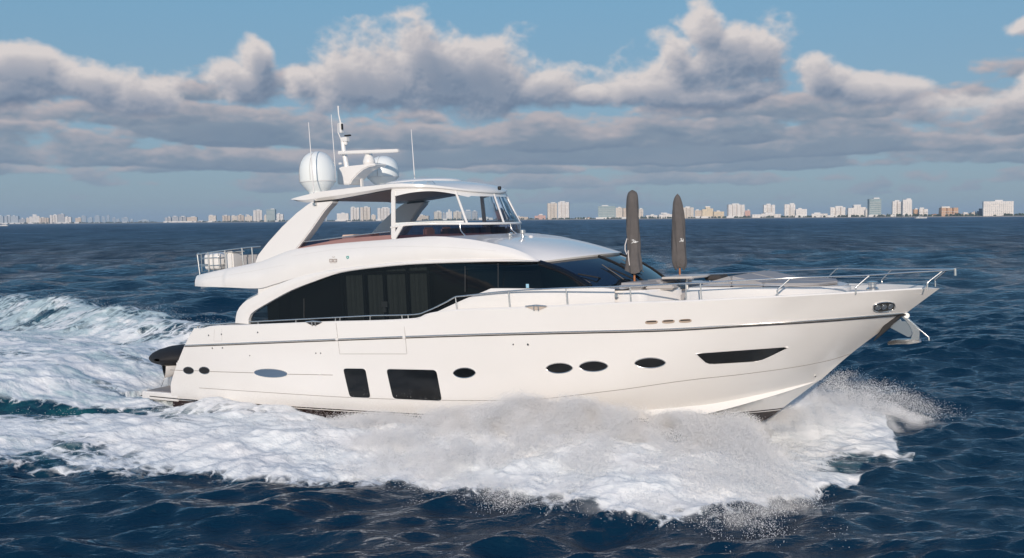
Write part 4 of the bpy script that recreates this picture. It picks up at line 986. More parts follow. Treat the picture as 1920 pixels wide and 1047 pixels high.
# ================================================================== THE SEA with the yacht's wake
f2h = np.array([fwd.x, fwd.y]); p2h = np.array([prt.x, prt.y]); obh = np.array([OB.x, OB.y])
def tob(x, y):
    dx_, dy_ = x-obh[0], y-obh[1]; return dx_*f2h[0]+dy_*f2h[1], dx_*p2h[0]+dy_*p2h[1]
wg = np.random.default_rng(21)
NW = 110
lam = np.exp(wg.uniform(math.log(.42), math.log(26), NW)); th = np.radians(-76+wg.normal(0, 30, NW)); ph_ = wg.uniform(0, 2*PI, NW)
amp = lam/(2*PI)*.050*np.where(lam > 6, .62, 1.0)*np.where(lam > 16, .7, 1.0)*np.where(lam < 1.6, 1.2, 1.0)
def waves(x, y, sp):
    lw = np.interp(np.hypot(x, y), [20, 60, 170], [.42, .8, 1.35]); dz = np.zeros_like(x); hx_ = np.zeros_like(x); hy_ = np.zeros_like(x)
    for L, t, p, a in zip(lam, th, ph_, amp):
        k = 2*PI/L; cx, cy = math.cos(t), math.sin(t); f = np.clip(L/(sp*3.0)-1, 0, 1)
        if f.max() <= 0: continue
        q_ = k*(cx*x+cy*y)+p; s, c = np.sin(q_), np.cos(q_); A = a*f*(lw if L > 4 else 1.0)
        dz += A*s; hx_ += A*cx*c*.75; hy_ += A*cy*c*.75
    return dz, hx_, hy_
# smooth lattice noise in the plane
class LN:
    def __init__(s, seed, n=256): s.g = np.random.default_rng(seed).random((n, n)); s.n = n
    def __call__(s, x, y):
        xi = np.floor(x).astype(np.int64); yi = np.floor(y).astype(np.int64); fx, fy = x-xi, y-yi; fx = fx*fx*(3-2*fx); fy = fy*fy*(3-2*fy); n = s.n; g = s.g
        a, b, c, d = g[yi % n, xi % n], g[yi % n, (xi+1) % n], g[(yi+1) % n, xi % n], g[(yi+1) % n, (xi+1) % n]
        return ((a*(1-fx)+b*fx)*(1-fy)+(c*(1-fx)+d*fx)*fy)*2-1
LNs = [LN(100+i) for i in range(6)]
def f2(x, y, sc, octs=4, r=.55):
    s, a, t = 0, 1.0, 0
    for o in range(octs): s = s+a*LNs[o % 6](x/sc+17.3*o, y/sc+9.1*o); t += a; a *= r; sc /= 2.07
    return s/t
def ip(x, xs, ys): return np.interp(x, xs, ys)
def sm(x, a, b):
    t = np.clip((x-a)/(b-a), 0, 1); return t*t*(3-2*t)
def wake(X, Y):
    """foam amount, aeration, extra height, in boat plan coordinates"""
    n1 = f2(X, Y, 2.6, 5); n2 = f2(X*1.0, Y, 7.0, 3); n3 = f2(X, Y, .55, 4); n4 = f2(X*.45, Y*1.6, 1.6, 5)
    s = -Y
    outer = ip(X, [-60, -20, -8, 2.9, 8.3, 12.2, 17, 20.3, 21.6, 22.6, 23.2, 23.8], [26, 17.5, 13.6, 10.8, 9.2, 7.9, 8.0, 8.6, 7.6, 5.6, 3.4, -3])+1.1*n1+.9*n2+.9*np.abs(f2(X, Y, .8, 5, .62))
    inner = ip(X, [-60, -20, -10, -3.5, 1.2, 5, 8.5, 11, 24], [20, 13.0, 9.9, 7.2, 5.0, 3.9, 3.0, 2.2, 1.0])+.5*n1
    band = sm(outer-s, -.3, 1.5)*sm(s-inner, -.3, 1.1)*(X < 24)
    fade = ip(X, [-60, -25, 2, 10], [.35, .6, .85, 1.0]); band = band*fade
    # stern wash
    w_ = np.where(Y < 0, ip(X, [-70, -25, -8, -1, .6], [19, 13.0, 8.4, 4.9, 3.1]), ip(X, [-70, -25, -8, -1, .6], [14, 8.0, 5.0, 3.4, 2.9]))+.7*n1
    wash = sm(w_-np.abs(Y), -.2, 1.2)*sm(-X, -.9, .3)
    # port arm
    pin = ip(X, [-70, -25, -8, 2, 12, 20], [14, 7.5, 4, 3.2, 3.0, 1.5]); pout = ip(X, [-70, -27, -8, 2, 12, 20.5, 22.4, 23.6], [32, 13.5, 8.6, 6.8, 6.6, 6.6, 6.0, 2.5])+1.0*n1+.8*n2
    port = sm(pout-Y, 0, 1.2)*sm(Y-pin, -1.5, .5)*(X < 24)*ip(X, [-70, -30, 0, 8, 20], [.4, .85, .75, .6, 1])
    foam = np.maximum(np.maximum(band, wash), port)
    foam = np.maximum(foam, sm(3.6-np.abs(Y+.3*n1), 0, 1.6)*sm(X, 17, 18.5)*sm(23.2+.5*n1-X, 0, 1.6)*.95)
    # lacing / streaks
    lace = ip(X, [-30, -4, 3, 9, 14], [.50, .30, .40, .16, .03]); foam = foam*(1-lace*sm(n4+.25*n3, .0, .42))
    hullbit = sm(5.4-s, 0, 1.2)*sm(s, 2.0, 3.0)*sm(X, -2, 1)*sm(11-X, 0, 3)*(.66+.5*n4); foam = np.maximum(foam, np.clip(hullbit, 0, .8))
    aer = np.clip(np.maximum(sm(np.maximum(outer, 0)-.2-s, 0, 1.5)*sm(s, -9, 2)*(X < 23), np.maximum(wash, port)), 0, 1)*.9
    # heights
    mid = (outer+inner)*.5; wid = np.maximum((outer-inner)*.5, .5)
    prof = np.exp(-((s-mid+.25*wid)/wid)**2*1.6)
    h = ip(X, [-60, -20, 0, 8, 13, 17, 20, 22, 23.4], [.1, .2, .30, .42, .62, .85, .70, .35, 0])*prof*np.clip(band*1.3, 0, 1)
    edge = np.exp(-((outer-s-.7)/.55)**2); h += .05*edge*band
    h += ip(X, [-60, -30, -14, -7, -2.5, .6], [.1, .45, 1.05, 1.2, .10, -.3])*np.exp(-(Y/w_)**2*1.3)*(X < 1.0)
    crest = ip(X, [-70, -27, -10, -2, 4], [28, 11.0, 6.2, 4.0, 3.4]); h += ip(X, [-70, -40, -24, -12, -5, 1, 6], [.3, 1.0, 1.8, 1.6, 1.2, .45, 0])*np.exp(-((Y-crest)/2.1)**2)
    h += ip(X, [6, 12, 17, 20.5, 22.5, 23.5], [0, .25, .5, .6, .3, 0])*np.exp(-((Y-4.2)/1.6)**2)
    trough = ip(X, [-30, -8, 0, 6, 9], [-.15, -.35, -.30, -.15, 0])*np.exp(-((s-inner+.6)/1.1)**2); h += trough
    h += .60*np.exp(-((s-3.6)/.75)**2)*sm(X, .2, 3.0)*sm(8.6-X, 0, 3)*(1+.3*n2)
    fm = np.clip(foam, 0, 1)*ip(X, [-40, -12, 2, 9, 13], [.80, .92, .92, .96, 1.0])
    rough_ = ip(X, [-30, 0, 12, 22], [.8, .9, 1.2, 1.2])
    h += fm*rough_*(.07*f2(X*.5, Y, .5, 3)+.19*f2(X*.5, Y, 1.2, 5, .60)+.06*np.abs(f2(X*.6, Y, .35, 3)))
    damp = 1-.55*np.clip(aer, 0, 1)
    h = np.where((np.abs(Y) < 3.1)&(X > -2.6)&(X < .6), np.minimum(h, -.12+.1*n3), h)
    inside = (np.abs(Y) < 2.6)*(X > .2)*(X < 20); h = np.where(inside, np.minimum(h, .0)-.35, h)
    return fm, aer, h, damp
# fan shaped sheet, finest near the boat, reaching the horizon
ys = [-60, -40, -25, -12, -4, 2, 6, 9]
y = 11.0
while y < 17.5: ys.append(y); y += .25
while y < 62: ys.append(y); y += .062+max(0, y-24)*.0016
st = y*.0042
while y < 32000: ys.append(y); y += st; st *= 1.028 if y > 90 else 1.012
ys = np.array(ys); NU = 1040
uu = np.linspace(-1, 1, NU); uu = np.sign(uu)*(np.abs(uu)*.62+.55*np.abs(uu)**6)
Yg = np.repeat(ys[:, None], NU, 1); Dg = np.maximum(Yg, 8)+3.0
Xg = uu[None, :]*Dg*1.0
spx = np.gradient(uu)[None, :]*Dg; spy = np.repeat(np.gradient(ys)[:, None], NU, 1); SP = np.maximum(spx, spy*.8)
dz, ox, oy = waves(Xg, Yg, SP)
Zg = dz.copy(); fo = np.zeros_like(Zg); ae = np.zeros_like(Zg)
bx, by = tob(Xg, Yg); sel = (bx > -75) & (bx < 30) & (np.abs(by) < 36)
a_, b__, c__, d__ = wake(bx[sel], by[sel]); fo[sel] = a_; ae[sel] = b__
Zg[sel] = dz[sel]*d__+c__; ox[sel] *= d__; oy[sel] *= d__
nV = Xg.size; me = bpy.data.meshes.new('sea'); co = np.stack([Xg+ox, Yg+oy, Zg], -1).reshape(-1, 3).astype(np.float32)
R_, C_ = Xg.shape; idx = np.arange(R_*C_).reshape(R_, C_); q4 = np.stack([idx[:-1, :-1], idx[:-1, 1:], idx[1:, 1:], idx[1:, :-1]], -1).reshape(-1, 4)
me.vertices.add(nV); me.vertices.foreach_set('co', co.ravel())
me.loops.add(q4.size); me.loops.foreach_set('vertex_index', q4.ravel().astype(np.int32))
me.polygons.add(len(q4)); me.polygons.foreach_set('loop_start', np.arange(0, q4.size, 4, dtype=np.int32)); me.polygons.foreach_set('loop_total', np.full(len(q4), 4, np.int32))
me.polygons.foreach_set('use_smooth', np.ones(len(q4), bool)); me.update(calc_edges=True)
for nm, ar_ in (('foam', fo), ('aeration', ae)):
    at = me.attributes.new(nm, 'FLOAT', 'POINT'); at.data.foreach_set('value', ar_.ravel().astype(np.float32))
SEA = bpy.data.materials.new('sea_water'); SEA.use_nodes = True; q = NT(SEA.node_tree); b_ = SEA.node_tree.nodes['Principled BSDF']
pos = q.n('ShaderNodeNewGeometry').outputs['Position']; sx_, sy_, sz_ = q.xyz(pos)
af = q.n('ShaderNodeAttribute'); af.attribute_name = 'foam'; aa = q.n('ShaderNodeAttribute'); aa.attribute_name = 'aeration'
rx = q.m('SUBTRACT', sx_, OB.x); ry_ = q.m('SUBTRACT', sy_, OB.y)
bX = q.m('ADD', q.m('MULTIPLY', rx, float(fwd.x)), q.m('MULTIPLY', ry_, float(fwd.y))); bY = q.m('ADD', q.m('MULTIPLY', rx, float(prt.x)), q.m('MULTIPLY', ry_, float(prt.y)))
bv = q.comb(q.m('MULTIPLY', bX, .34), bY, sz_)
fn = q.noise(bv, 1.7, 9, .66, .5); fn2 = q.noise(bv, 7.0, 6, .7); vor = q.n('ShaderNodeTexVoronoi'); vor.feature = 'DISTANCE_TO_EDGE'; q.l(q.comb(q.m('ADD', bX, fn), q.m('ADD', bY, fn)), vor.inputs['Vector']); vor.inputs['Scale'].default_value = 1.5
lacey = q.m('ADD', q.m('MULTIPLY', fn, .75), q.m('MULTIPLY', q.ss(vor.outputs[0], .16, .0), .28))
fac = q.ss(q.m('ADD', q.m('MULTIPLY', af.outputs['Fac'], 1.25), q.m('SUBTRACT', q.m('ADD', lacey, q.m('MULTIPLY', fn2, .25)), 1.0)), .10, .52)
fac = q.m('MULTIPLY', fac, q.ss(af.outputs['Fac'], .01, .10))
# scattered small whitecaps on the open sea
capn = q.noise(q.comb(q.m('MULTIPLY', sx_, .09), q.m('MULTIPLY', sy_, .22)), 1.0, 5, .62); cap2 = q.noise(pos, .8, 5, .7)
cap = q.m('MULTIPLY', q.ss(q.m('MULTIPLY', capn, q.m('ADD', .75, q.m('MULTIPLY', cap2, .5))), .70, .76), .6)
fac = q.m('MAXIMUM', fac, cap)
deep = q.mix(q.m('MULTIPLY', aa.outputs['Fac'], q.ss(fn, .35, .7)), (.0026, .022, .047), (.012, .10, .115))
fcol = q.mix(q.ss(fn2, .3, .7), (.84, .84, .83), (.96, .945, .92))
ctint = q.mix(q.ss(q.noise(bv, .7, 4, .6), .35, .65), (.93, .97, .99), (1, 1, 1)); fcol = q.mix(1.0, fcol, ctint, 'MULTIPLY')
fbig = q.noise(bv, .55, 7, .62, .6)
milk = q.ss(q.m('ADD', q.m('ADD', fbig, q.m('MULTIPLY', q.m('SUBTRACT', fn, .5), .8)), q.ss(bX, -20, 13, -.10, .28, typ='LINEAR')), .36, .60)
fcol = q.mix(milk, (.47, .59, .62), fcol)
q.l(q.mix(fac, deep, fcol), b_.inputs['Base Color'])
dist = q.m('SQRT', q.m('ADD', q.m('MULTIPLY', sx_, sx_), q.m('MULTIPLY', sy_, sy_)))
wr = q.ss(dist, 30, 900, .05, .20, typ='LINEAR'); mr_ = q.n('ShaderNodeMix', data_type='FLOAT'); q.l(fac, mr_.inputs[0]); q.l(wr, mr_.inputs[2]); mr_.inputs[3].default_value = .85; q.l(mr_.outputs[0], b_.inputs['Roughness'])
b_.inputs['Specular IOR Level'].default_value = .0
ang = math.radians(-76); wx_ = q.m('ADD', q.m('MULTIPLY', sx_, math.cos(ang)), q.m('MULTIPLY', sy_, math.sin(ang))); wy_ = q.m('ADD', q.m('MULTIPLY', sx_, -math.sin(ang)), q.m('MULTIPLY', sy_, math.cos(ang)))
wv_ = q.comb(wx_, q.m('MULTIPLY', wy_, .42)); r1 = q.noise(wv_, 3.6, 6, .62, .3); r2 = q.noise(wv_, .55, 4, .6, .4); r3 = q.noise(wv_, .09, 4, .65, .3)
bp1 = q.n('ShaderNodeBump'); bp1.inputs['Distance'].default_value = .16; bp1.inputs['Strength'].default_value = .7; q.l(r1, bp1.inputs['Height'])
bp2 = q.n('ShaderNodeBump'); bp2.inputs['Distance'].default_value = .55; q.l(r2, bp2.inputs['Height']); q.l(q.ss(dist, 25, 200, .12, 1.0), bp2.inputs['Strength']); q.l(bp1.outputs[0], bp2.inputs['Normal'])
bp3 = q.n('ShaderNodeBump'); bp3.inputs['Distance'].default_value = 3.0; q.l(r3, bp3.inputs['Height']); q.l(q.ss(dist, 120, 900, .0, 1.0), bp3.inputs['Strength']); q.l(bp2.outputs[0], bp3.inputs['Normal'])
bpf = q.n('ShaderNodeBump'); bpf.inputs['Distance'].default_value = .06; bpf.inputs['Strength'].default_value = .7; q.l(q.m('ADD', fn2, q.m('MULTIPLY', fn, 2.0)), bpf.inputs['Height'])
nm_ = q.n('ShaderNodeMix', data_type='VECTOR'); q.l(fac, nm_.inputs[0]); q.l(bp3.outputs[0], nm_.inputs[4]); q.l(bpf.outputs[0], nm_.inputs[5]); q.l(nm_.outputs[1], b_.inputs['Normal'])
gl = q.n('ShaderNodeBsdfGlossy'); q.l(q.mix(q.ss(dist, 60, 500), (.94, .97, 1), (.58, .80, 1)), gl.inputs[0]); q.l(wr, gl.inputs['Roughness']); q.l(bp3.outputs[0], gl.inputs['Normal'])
frs = q.n('ShaderNodeFresnel'); frs.inputs[0].default_value = 1.333; q.l(bp3.outputs[0], frs.inputs['Normal'])
pt1 = q.noise(q.comb(q.m('MULTIPLY', sx_, .16), q.m('MULTIPLY', sy_, .035)), 1.0, 6, .68, .3); pt2 = q.noise(q.comb(q.m('MULTIPLY', sx_, .035), q.m('MULTIPLY', sy_, .006)), 1.0, 6, .7)
ptm = q.m('ADD', q.m('MULTIPLY', q.m('SUBTRACT', pt1, .5), q.ss(dist, 60, 160, 0.0, 3.2)), q.m('MULTIPLY', q.m('SUBTRACT', pt2, .5), q.ss(dist, 250, 900, 0.0, 3.0)))
rf = q.m('MULTIPLY', q.m('MULTIPLY', frs.outputs[0], q.ss(dist, 30, 260, .92, .50)), q.m('MAXIMUM', q.m('ADD', 1.0, ptm), .12)); rf = q.m('MULTIPLY', rf, q.m('SUBTRACT', 1.0, fac))
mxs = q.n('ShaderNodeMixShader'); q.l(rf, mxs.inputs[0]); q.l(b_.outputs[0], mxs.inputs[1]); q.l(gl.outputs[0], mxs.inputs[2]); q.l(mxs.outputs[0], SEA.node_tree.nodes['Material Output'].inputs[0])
me.materials.append(SEA); so = bpy.data.objects.new('sea', me); C.objects.link(so); so['kind'] = 'structure'
# ================================================================== SPRAY (droplets thrown by the bow, counted as stuff)
TET = np.array([(1, 1, 1), (1, -1, -1), (-1, 1, -1), (-1, -1, 1)], float)/1.732
def droplets(P, r, name, m, label):
    n = len(P); rot = rng.normal(size=(n, 3, 3)); q_, _ = np.linalg.qr(rot); V = P[:, None, :]+np.einsum('nij,kj->nki', q_, TET)*r[:, None, None]
    F_ = np.array([(0, 1, 2), (0, 3, 1), (0, 2, 3), (1, 3, 2)]); T_ = (np.arange(n)[:, None, None]*4+F_[None]).reshape(-1, 3)
    me = bpy.data.meshes.new(name); me.vertices.add(n*4); me.vertices.foreach_set('co', V.astype(np.float32).ravel())
    me.loops.add(T_.size); me.loops.foreach_set('vertex_index', T_.ravel().astype(np.int32)); me.polygons.add(len(T_))
    me.polygons.foreach_set('loop_start', np.arange(0, T_.size, 3, dtype=np.int32)); me.polygons.foreach_set('loop_total', np.full(len(T_), 3, np.int32))
    me.polygons.foreach_set('use_smooth', np.ones(len(T_), bool)); me.update(calc_edges=True); me.materials.append(m)
    o = bpy.data.objects.new(name, me); C.objects.link(o); return tag(o, label, 'spray', kind='stuff')
def toW(Xb, Yb, Z): return np.stack([obh[0]+Xb*f2h[0]+Yb*p2h[0], obh[1]+Xb*f2h[1]+Yb*p2h[1], Z], -1)
def thin(P, sc, lo):
    v = f2(P[:, 0]+.6*P[:, 2], P[:, 1]+1.4*P[:, 2], sc, 5, .6); return rng.random(len(P)) < np.clip(lo+v*2.4, 0.02, 1)
DROP = bpy.data.materials.new('spray_white'); DROP.use_nodes = True; q = NT(DROP.node_tree); DROP.node_tree.nodes.remove(DROP.node_tree.nodes['Principled BSDF'])
_a = q.n('ShaderNodeBsdfDiffuse'); _a.inputs[0].default_value = (.97, .96, .95, 1); _b = q.n('ShaderNodeBsdfTranslucent'); _b.inputs[0].default_value = (.97, .96, .95, 1)
_m = q.n('ShaderNodeMixShader'); _m.inputs[0].default_value = .0; q.l(_a.outputs[0], _m.inputs[1]); q.l(_b.outputs[0], _m.inputs[2]); q.l(_m.outputs[0], DROP.node_tree.nodes['Material Output'].inputs[0])
def sheet(n, xs, ws, Hs, fs, side, hb0, z0s, pw=1.0):
    x0 = xs[0]+(xs[-1]-xs[0])*rng.random(n); W_ = np.interp(x0, xs, ws); H_ = np.interp(x0, xs, Hs); F0 = np.interp(x0, xs, fs); D_ = np.interp(x0, xs, pw if isinstance(pw, (list, tuple)) else [pw]*len(xs))
    keep = rng.random(n) < D_; x0, W_, H_, F0 = x0[keep], W_[keep], H_[keep], F0[keep]; n = len(x0)
    e = rng.random(n)**.7; jet = f2(x0, x0*0, .5, 4)*.35+f2(x0+50, x0*0, 2.0, 2)*.3
    s_ = rng.random(n)**.95; e = np.clip(e*(1+jet), .05, 1.35)
    Yb = np.interp(x0, xs, hb0)+s_*W_*(.25+.75*e); Z = np.interp(x0, xs, z0s)*(1-s_)+H_*e*4*s_*(1-s_)*(.75+.25*np.cos(3*s_)); Xb = x0+F0*s_*e
    k = .07+.12*s_; Xb += rng.normal(size=n)*k; Yb += rng.normal(size=n)*k; Z += rng.normal(size=n)*k*.7
    return Xb, side*Yb, np.maximum(Z, .02)
XS = [8.5, 11, 13, 15, 17, 18.5, 20, 20.9]
X1, Y1, Z1 = sheet(1900000, XS, [3.2, 4.4, 5.8, 6.3, 6.7, 6.8, 6.8, 6.2], [.35, .7, 1.25, 1.6, 1.6, 1.35, 1.1, .6], [-.3, -.2, 0, .2, .6, 1.3, 2.3, 2.8], -1, [2.95, 2.85, 2.65, 2.35, 1.95, 1.5, .85, .45], [.25, .35, .5, .7, .8, .8, .8, .8], [.25, .5, .8, 1, 1, 1, .8, .5])
P1_ = toW(X1, Y1, Z1+.05); P1_ = P1_[thin(P1_, .9, .72)]
r1_ = np.exp(rng.normal(math.log(.0072), .45, len(P1_))); droplets(P1_, np.minimum(r1_, .012), 'bow_spray', DROP, 'white spray thrown out from the starboard bow')
XS2 = [15.5, 17, 18.5, 20, 20.9]
X2, Y2, Z2 = sheet(520000, XS2, [4.8, 5.9, 6.9, 7.2, 6.4], [.7, 1.0, 1.3, 1.4, 1.0], [.6, 1.4, 2.4, 3.2, 3.4], 1, [2.2, 1.9, 1.4, .8, .3], [.7]*5, [.6, .8, 1, 1, .8])
P2_ = toW(X2, Y2, Z2+.05); P2_ = P2_[thin(P2_, 1.1, .75)]
droplets(P2_, np.minimum(np.exp(rng.normal(math.log(.0075), .45, len(P2_))), .012), 'far_bow_spray', DROP, 'white spray fanning out beyond the bow on the far side')
# droplets tossed up over the foam band and the stern wash
n = 900000; Xr = rng.uniform(-30, 22.5, n); Yr = rng.uniform(-13, 14, n); fm_, a_, h_, d_ = wake(Xr, Yr)
jit = f2(Xr, Yr, .9, 4)+.5*f2(Xr, Yr, .3, 3); kp_ = (rng.random(n) < np.clip(fm_*1.2-.1, 0, 1)*np.clip(.30+jit*2.2, 0, 1)*np.interp(Xr, [-30, -10, 2, 9, 13, 20], [.15, .3, .12, .4, .9, 1]))&~((np.abs(Yr) < 3.3)&(Xr > -2.2)&(Xr < 20))
Xr, Yr, h_ = Xr[kp_], Yr[kp_], h_[kp_]
Zr = h_+np.abs(rng.normal(size=len(Xr)))*.16*np.clip(1+jit[kp_]*2, .2, 3)
Pr = toW(Xr, Yr, Zr+.02)
droplets(Pr, np.minimum(np.exp(rng.normal(math.log(.0095), .45, len(Pr))), .0115), 'foam_droplets', DROP, 'droplets tossed up from the foam of the wake')

# fine mist hanging in the bow sheets
def mist(side, xs, ws, Hs, fs, hb0, name, label, dens):
    M = MB(); rows_ = []
    for x in lin(xs[0], xs[-1], 26):
        b, w, h, f = [float(np.interp(x, xs, q_)) for q_ in (hb0, ws, Hs, fs)]; ed = .35+.65*math.sin(PI*min(1, max(0, (x-xs[0])/(xs[-1]-xs[0]))))
        r = []
        for s_ in lin(0, 1, 9): r.append((b+s_*w, x+f*s_, .15+h*ed*(.75*(1-s_)+.9*4*s_*(1-s_)*.62)))
        pts = [(obh[0]+X_*f2h[0]+side*Y_*p2h[0], obh[1]+X_*f2h[1]+side*Y_*p2h[1], z) for Y_, X_, z in r]
        pts += [(px_, py_, -.25) for px_, py_, z in reversed(pts)]; rows_.append(pts)
    M.grid(rows_, closed_v=True); n = len(rows_[0]); M.f.append(tuple(range(n))); L_ = len(M.v); M.f.append(tuple(reversed(range(L_-n, L_))))
    m = bpy.data.materials.new(name); m.use_nodes = True; q = NT(m.node_tree); m.node_tree.nodes.remove(m.node_tree.nodes['Principled BSDF'])
    P_ = q.n('ShaderNodeNewGeometry').outputs['Position']; x, y, z = q.xyz(P_)
    n1 = q.noise(q.comb(x, y, q.m('MULTIPLY', z, .8)), 1.25, 6, .62, .4)
    d = q.m('MULTIPLY', q.ss(q.m('SUBTRACT', n1, q.m('MULTIPLY', z, .085)), .42, .58), dens)
    v = q.n('ShaderNodeVolumePrincipled'); v.inputs['Color'].default_value = (.995, .996, .997, 1); v.inputs['Anisotropy'].default_value = -.35; q.l(d, v.inputs['Density'])
    q.l(v.outputs[0], m.node_tree.nodes['Material Output'].inputs['Volume'])
    return tag(M.build(name, m, None, smooth=0), label, 'mist', kind='stuff')
mist(-1, XS, [2.8, 4.0, 5.2, 5.8, 6.1, 6.2, 6.2, 5.4], [.35, .6, 1.1, 1.45, 1.5, 1.3, 1.0, .5], [-.3, -.2, 0, .2, .6, 1.3, 2.1, 2.5], [2.95, 2.85, 2.65, 2.35, 1.95, 1.5, .85, .45], 'bow_mist', 'white mist hanging over the starboard bow wave', .72)
mist(1, XS2, [4.2, 5.0, 5.8, 6.0, 5.2], [.9, 1.3, 1.6, 1.6, .9], [.6, 1.4, 2.4, 3.2, 3.4], [2.2, 1.9, 1.4, .8, .3], 'far_bow_mist', 'white mist beyond the bow on the far side', 1.0)
S.cycles.volume_bounces = 16; S.cycles.max_bounces = 20; S.cycles.diffuse_bounces = 10; S.cycles.volume_step_rate = 1.0
# ================================================================== THE COAST
def shoreD(px): return float(np.interp(px, [-400, 0, 480, 960, 1440, 1920, 2300], [6900, 6000, 5150, 4270, 3450, 2650, 2050]))
def colx(px, D): return (px-PW/2)/FPX*D
SAND = mat('beach_sand', (.50, .42, .34), .9, var=.1, vscale=.01); LAND = mat('coastal_land', (.10, .12, .07), .9, var=.3, vscale=.01)
pxs = list(range(-500, 2500, 40)); bw = []
for px in pxs:
    D = shoreD(px); x = colx(px, D); bw.append([(x, D-6, -.5), (x*(D+12)/D, D+12, 1.6), (x*(D+45)/D, D+45, 2.6)])
tag(MB().grid(bw).build('beach', SAND, None, smooth=60), kind='structure')
tag(MB().grid([[(colx(px, shoreD(px)+45), shoreD(px)+45, 2.6), (colx(px, shoreD(px)+300), shoreD(px)+300, 3.2), (colx(px, 26000), 26000, 4.0)] for px in pxs]).build('coastal_plain', LAND, None, smooth=60), kind='structure')
def bmat(name, col, fl=3.3, bay=5.0, win=.5, dark=(.16, .20, .24)):
    m = bpy.data.materials.new(name); m.use_nodes = True; q = NT(m.node_tree); b = m.node_tree.nodes['Principled BSDF']
    tc = q.n('ShaderNodeTexCoord').outputs['Object']; x, y, z = q.xyz(tc); xx = q.m('ADD', x, y)
    fz = q.m('FRACT', q.m('DIVIDE', z, fl)); fx = q.m('FRACT', q.m('DIVIDE', xx, bay))
    w = q.m('MULTIPLY', q.m('GREATER_THAN', fz, .42), q.m('LESS_THAN', fx, win))
    n = q.noise(q.comb(q.m('FLOOR', q.m('DIVIDE', xx, bay)), q.m('FLOOR', q.m('DIVIDE', z, fl))), 1.7, 1)
    w = q.m('MULTIPLY', w, q.ss(n, .25, .65)); c = q.mix(q.m('MULTIPLY', w, .85), col, dark); q.l(c, b.inputs['Base Color']); b.inputs['Roughness'].default_value = .6
    return m
BM = dict(cream=bmat('cream_facade', (.70, .61, .50)), white=bmat('white_facade', (.80, .745, .69), win=.45), tan=bmat('tan_facade', (.60, .48, .36)), grey=bmat('grey_facade', (.38, .39, .41)),
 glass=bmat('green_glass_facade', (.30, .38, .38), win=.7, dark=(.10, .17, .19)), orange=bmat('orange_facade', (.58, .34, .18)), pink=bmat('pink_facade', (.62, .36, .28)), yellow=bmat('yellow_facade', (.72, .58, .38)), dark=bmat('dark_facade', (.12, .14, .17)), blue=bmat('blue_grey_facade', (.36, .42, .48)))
ROOFW = mat('roof_white', (.68, .66, .63), .6)
cn = {'cream': 'cream', 'white': 'white', 'tan': 'tan', 'grey': 'grey', 'glass': 'greenish glass', 'orange': 'orange', 'pink': 'pink', 'yellow': 'yellow', 'dark': 'dark', 'blue': 'blue-grey'}
def building(x0, x1, yt, colr, style, label, back=0, grp='waterfront buildings along the far shore'):
    xm = (x0+x1)/2; D = shoreD(xm)+70+back; X = colx(xm, D); w = (x1-x0)/FPX*D*.98; zb = 2.4
    yh = 410.5+(960-xm)*math.tan(ROLL); h = (yh-yt)/FPX*D+CAM_H-zb; h = max(h, 5)
    rg = random.Random(int(x0*7+x1)); dp = max(16, min(w*.7, 34)); name = 'tower' if h > 28 else 'low_building'
    cat = 'tower' if h > 28 else 'building'
    o = empty(name, label, cat, (X, D, zb), group=grp); o.rotation_euler = (0, 0, -math.atan2(X, D)*.6+rg.uniform(-.12, .12)); m = BM[colr]
    M = MB()
    if style == 'bays':
        n = max(2, int(w/13)); bwid = w/n; M.box((0, 5, h/2-1), (w*.97, dp*.7, h-2))
        for k in range(n): M.box((-w/2+bwid*(k+.5), (k % 2)*1.5, h/2), (bwid*.80, dp, h*(1 if k % 2 == 0 else .96)))
    elif style == 'step':
        for k, (a, b, hh) in enumerate(((-.5, -.18, .82), (-.18, .22, 1.0), (.22, .5, .88))): M.box((w*(a+b)/2, k*.8, h*hh/2), (w*(b-a)*.995, dp, h*hh))
    else: M.box((0, 0, h/2), (w, dp, h))
    M.build('walls', m, o, smooth=0)
    if style in ('slab', 'bays') and h > 18:
        S_ = MB()
        for k in range(1, int(h/6.6)): S_.box((0, -dp/2-.7, k*6.6), (w*.9, 1.6, .9))
        S_.build('balconies', ROOFW, o, smooth=0)
    MB().box((w*rg.uniform(-.2, .2), 0, h+1.6), (w*rg.uniform(.25, .5), dp*.5, 4.6)).build('roof_house', ROOFW if colr != 'dark' else m, o, smooth=0)
    if h > 25 and rg.random() < .6: MB().box((0, -dp/2-6, 3.2), (w*1.25, 12, 6.4)).build('podium', ROOFW, o, smooth=0)
    return o
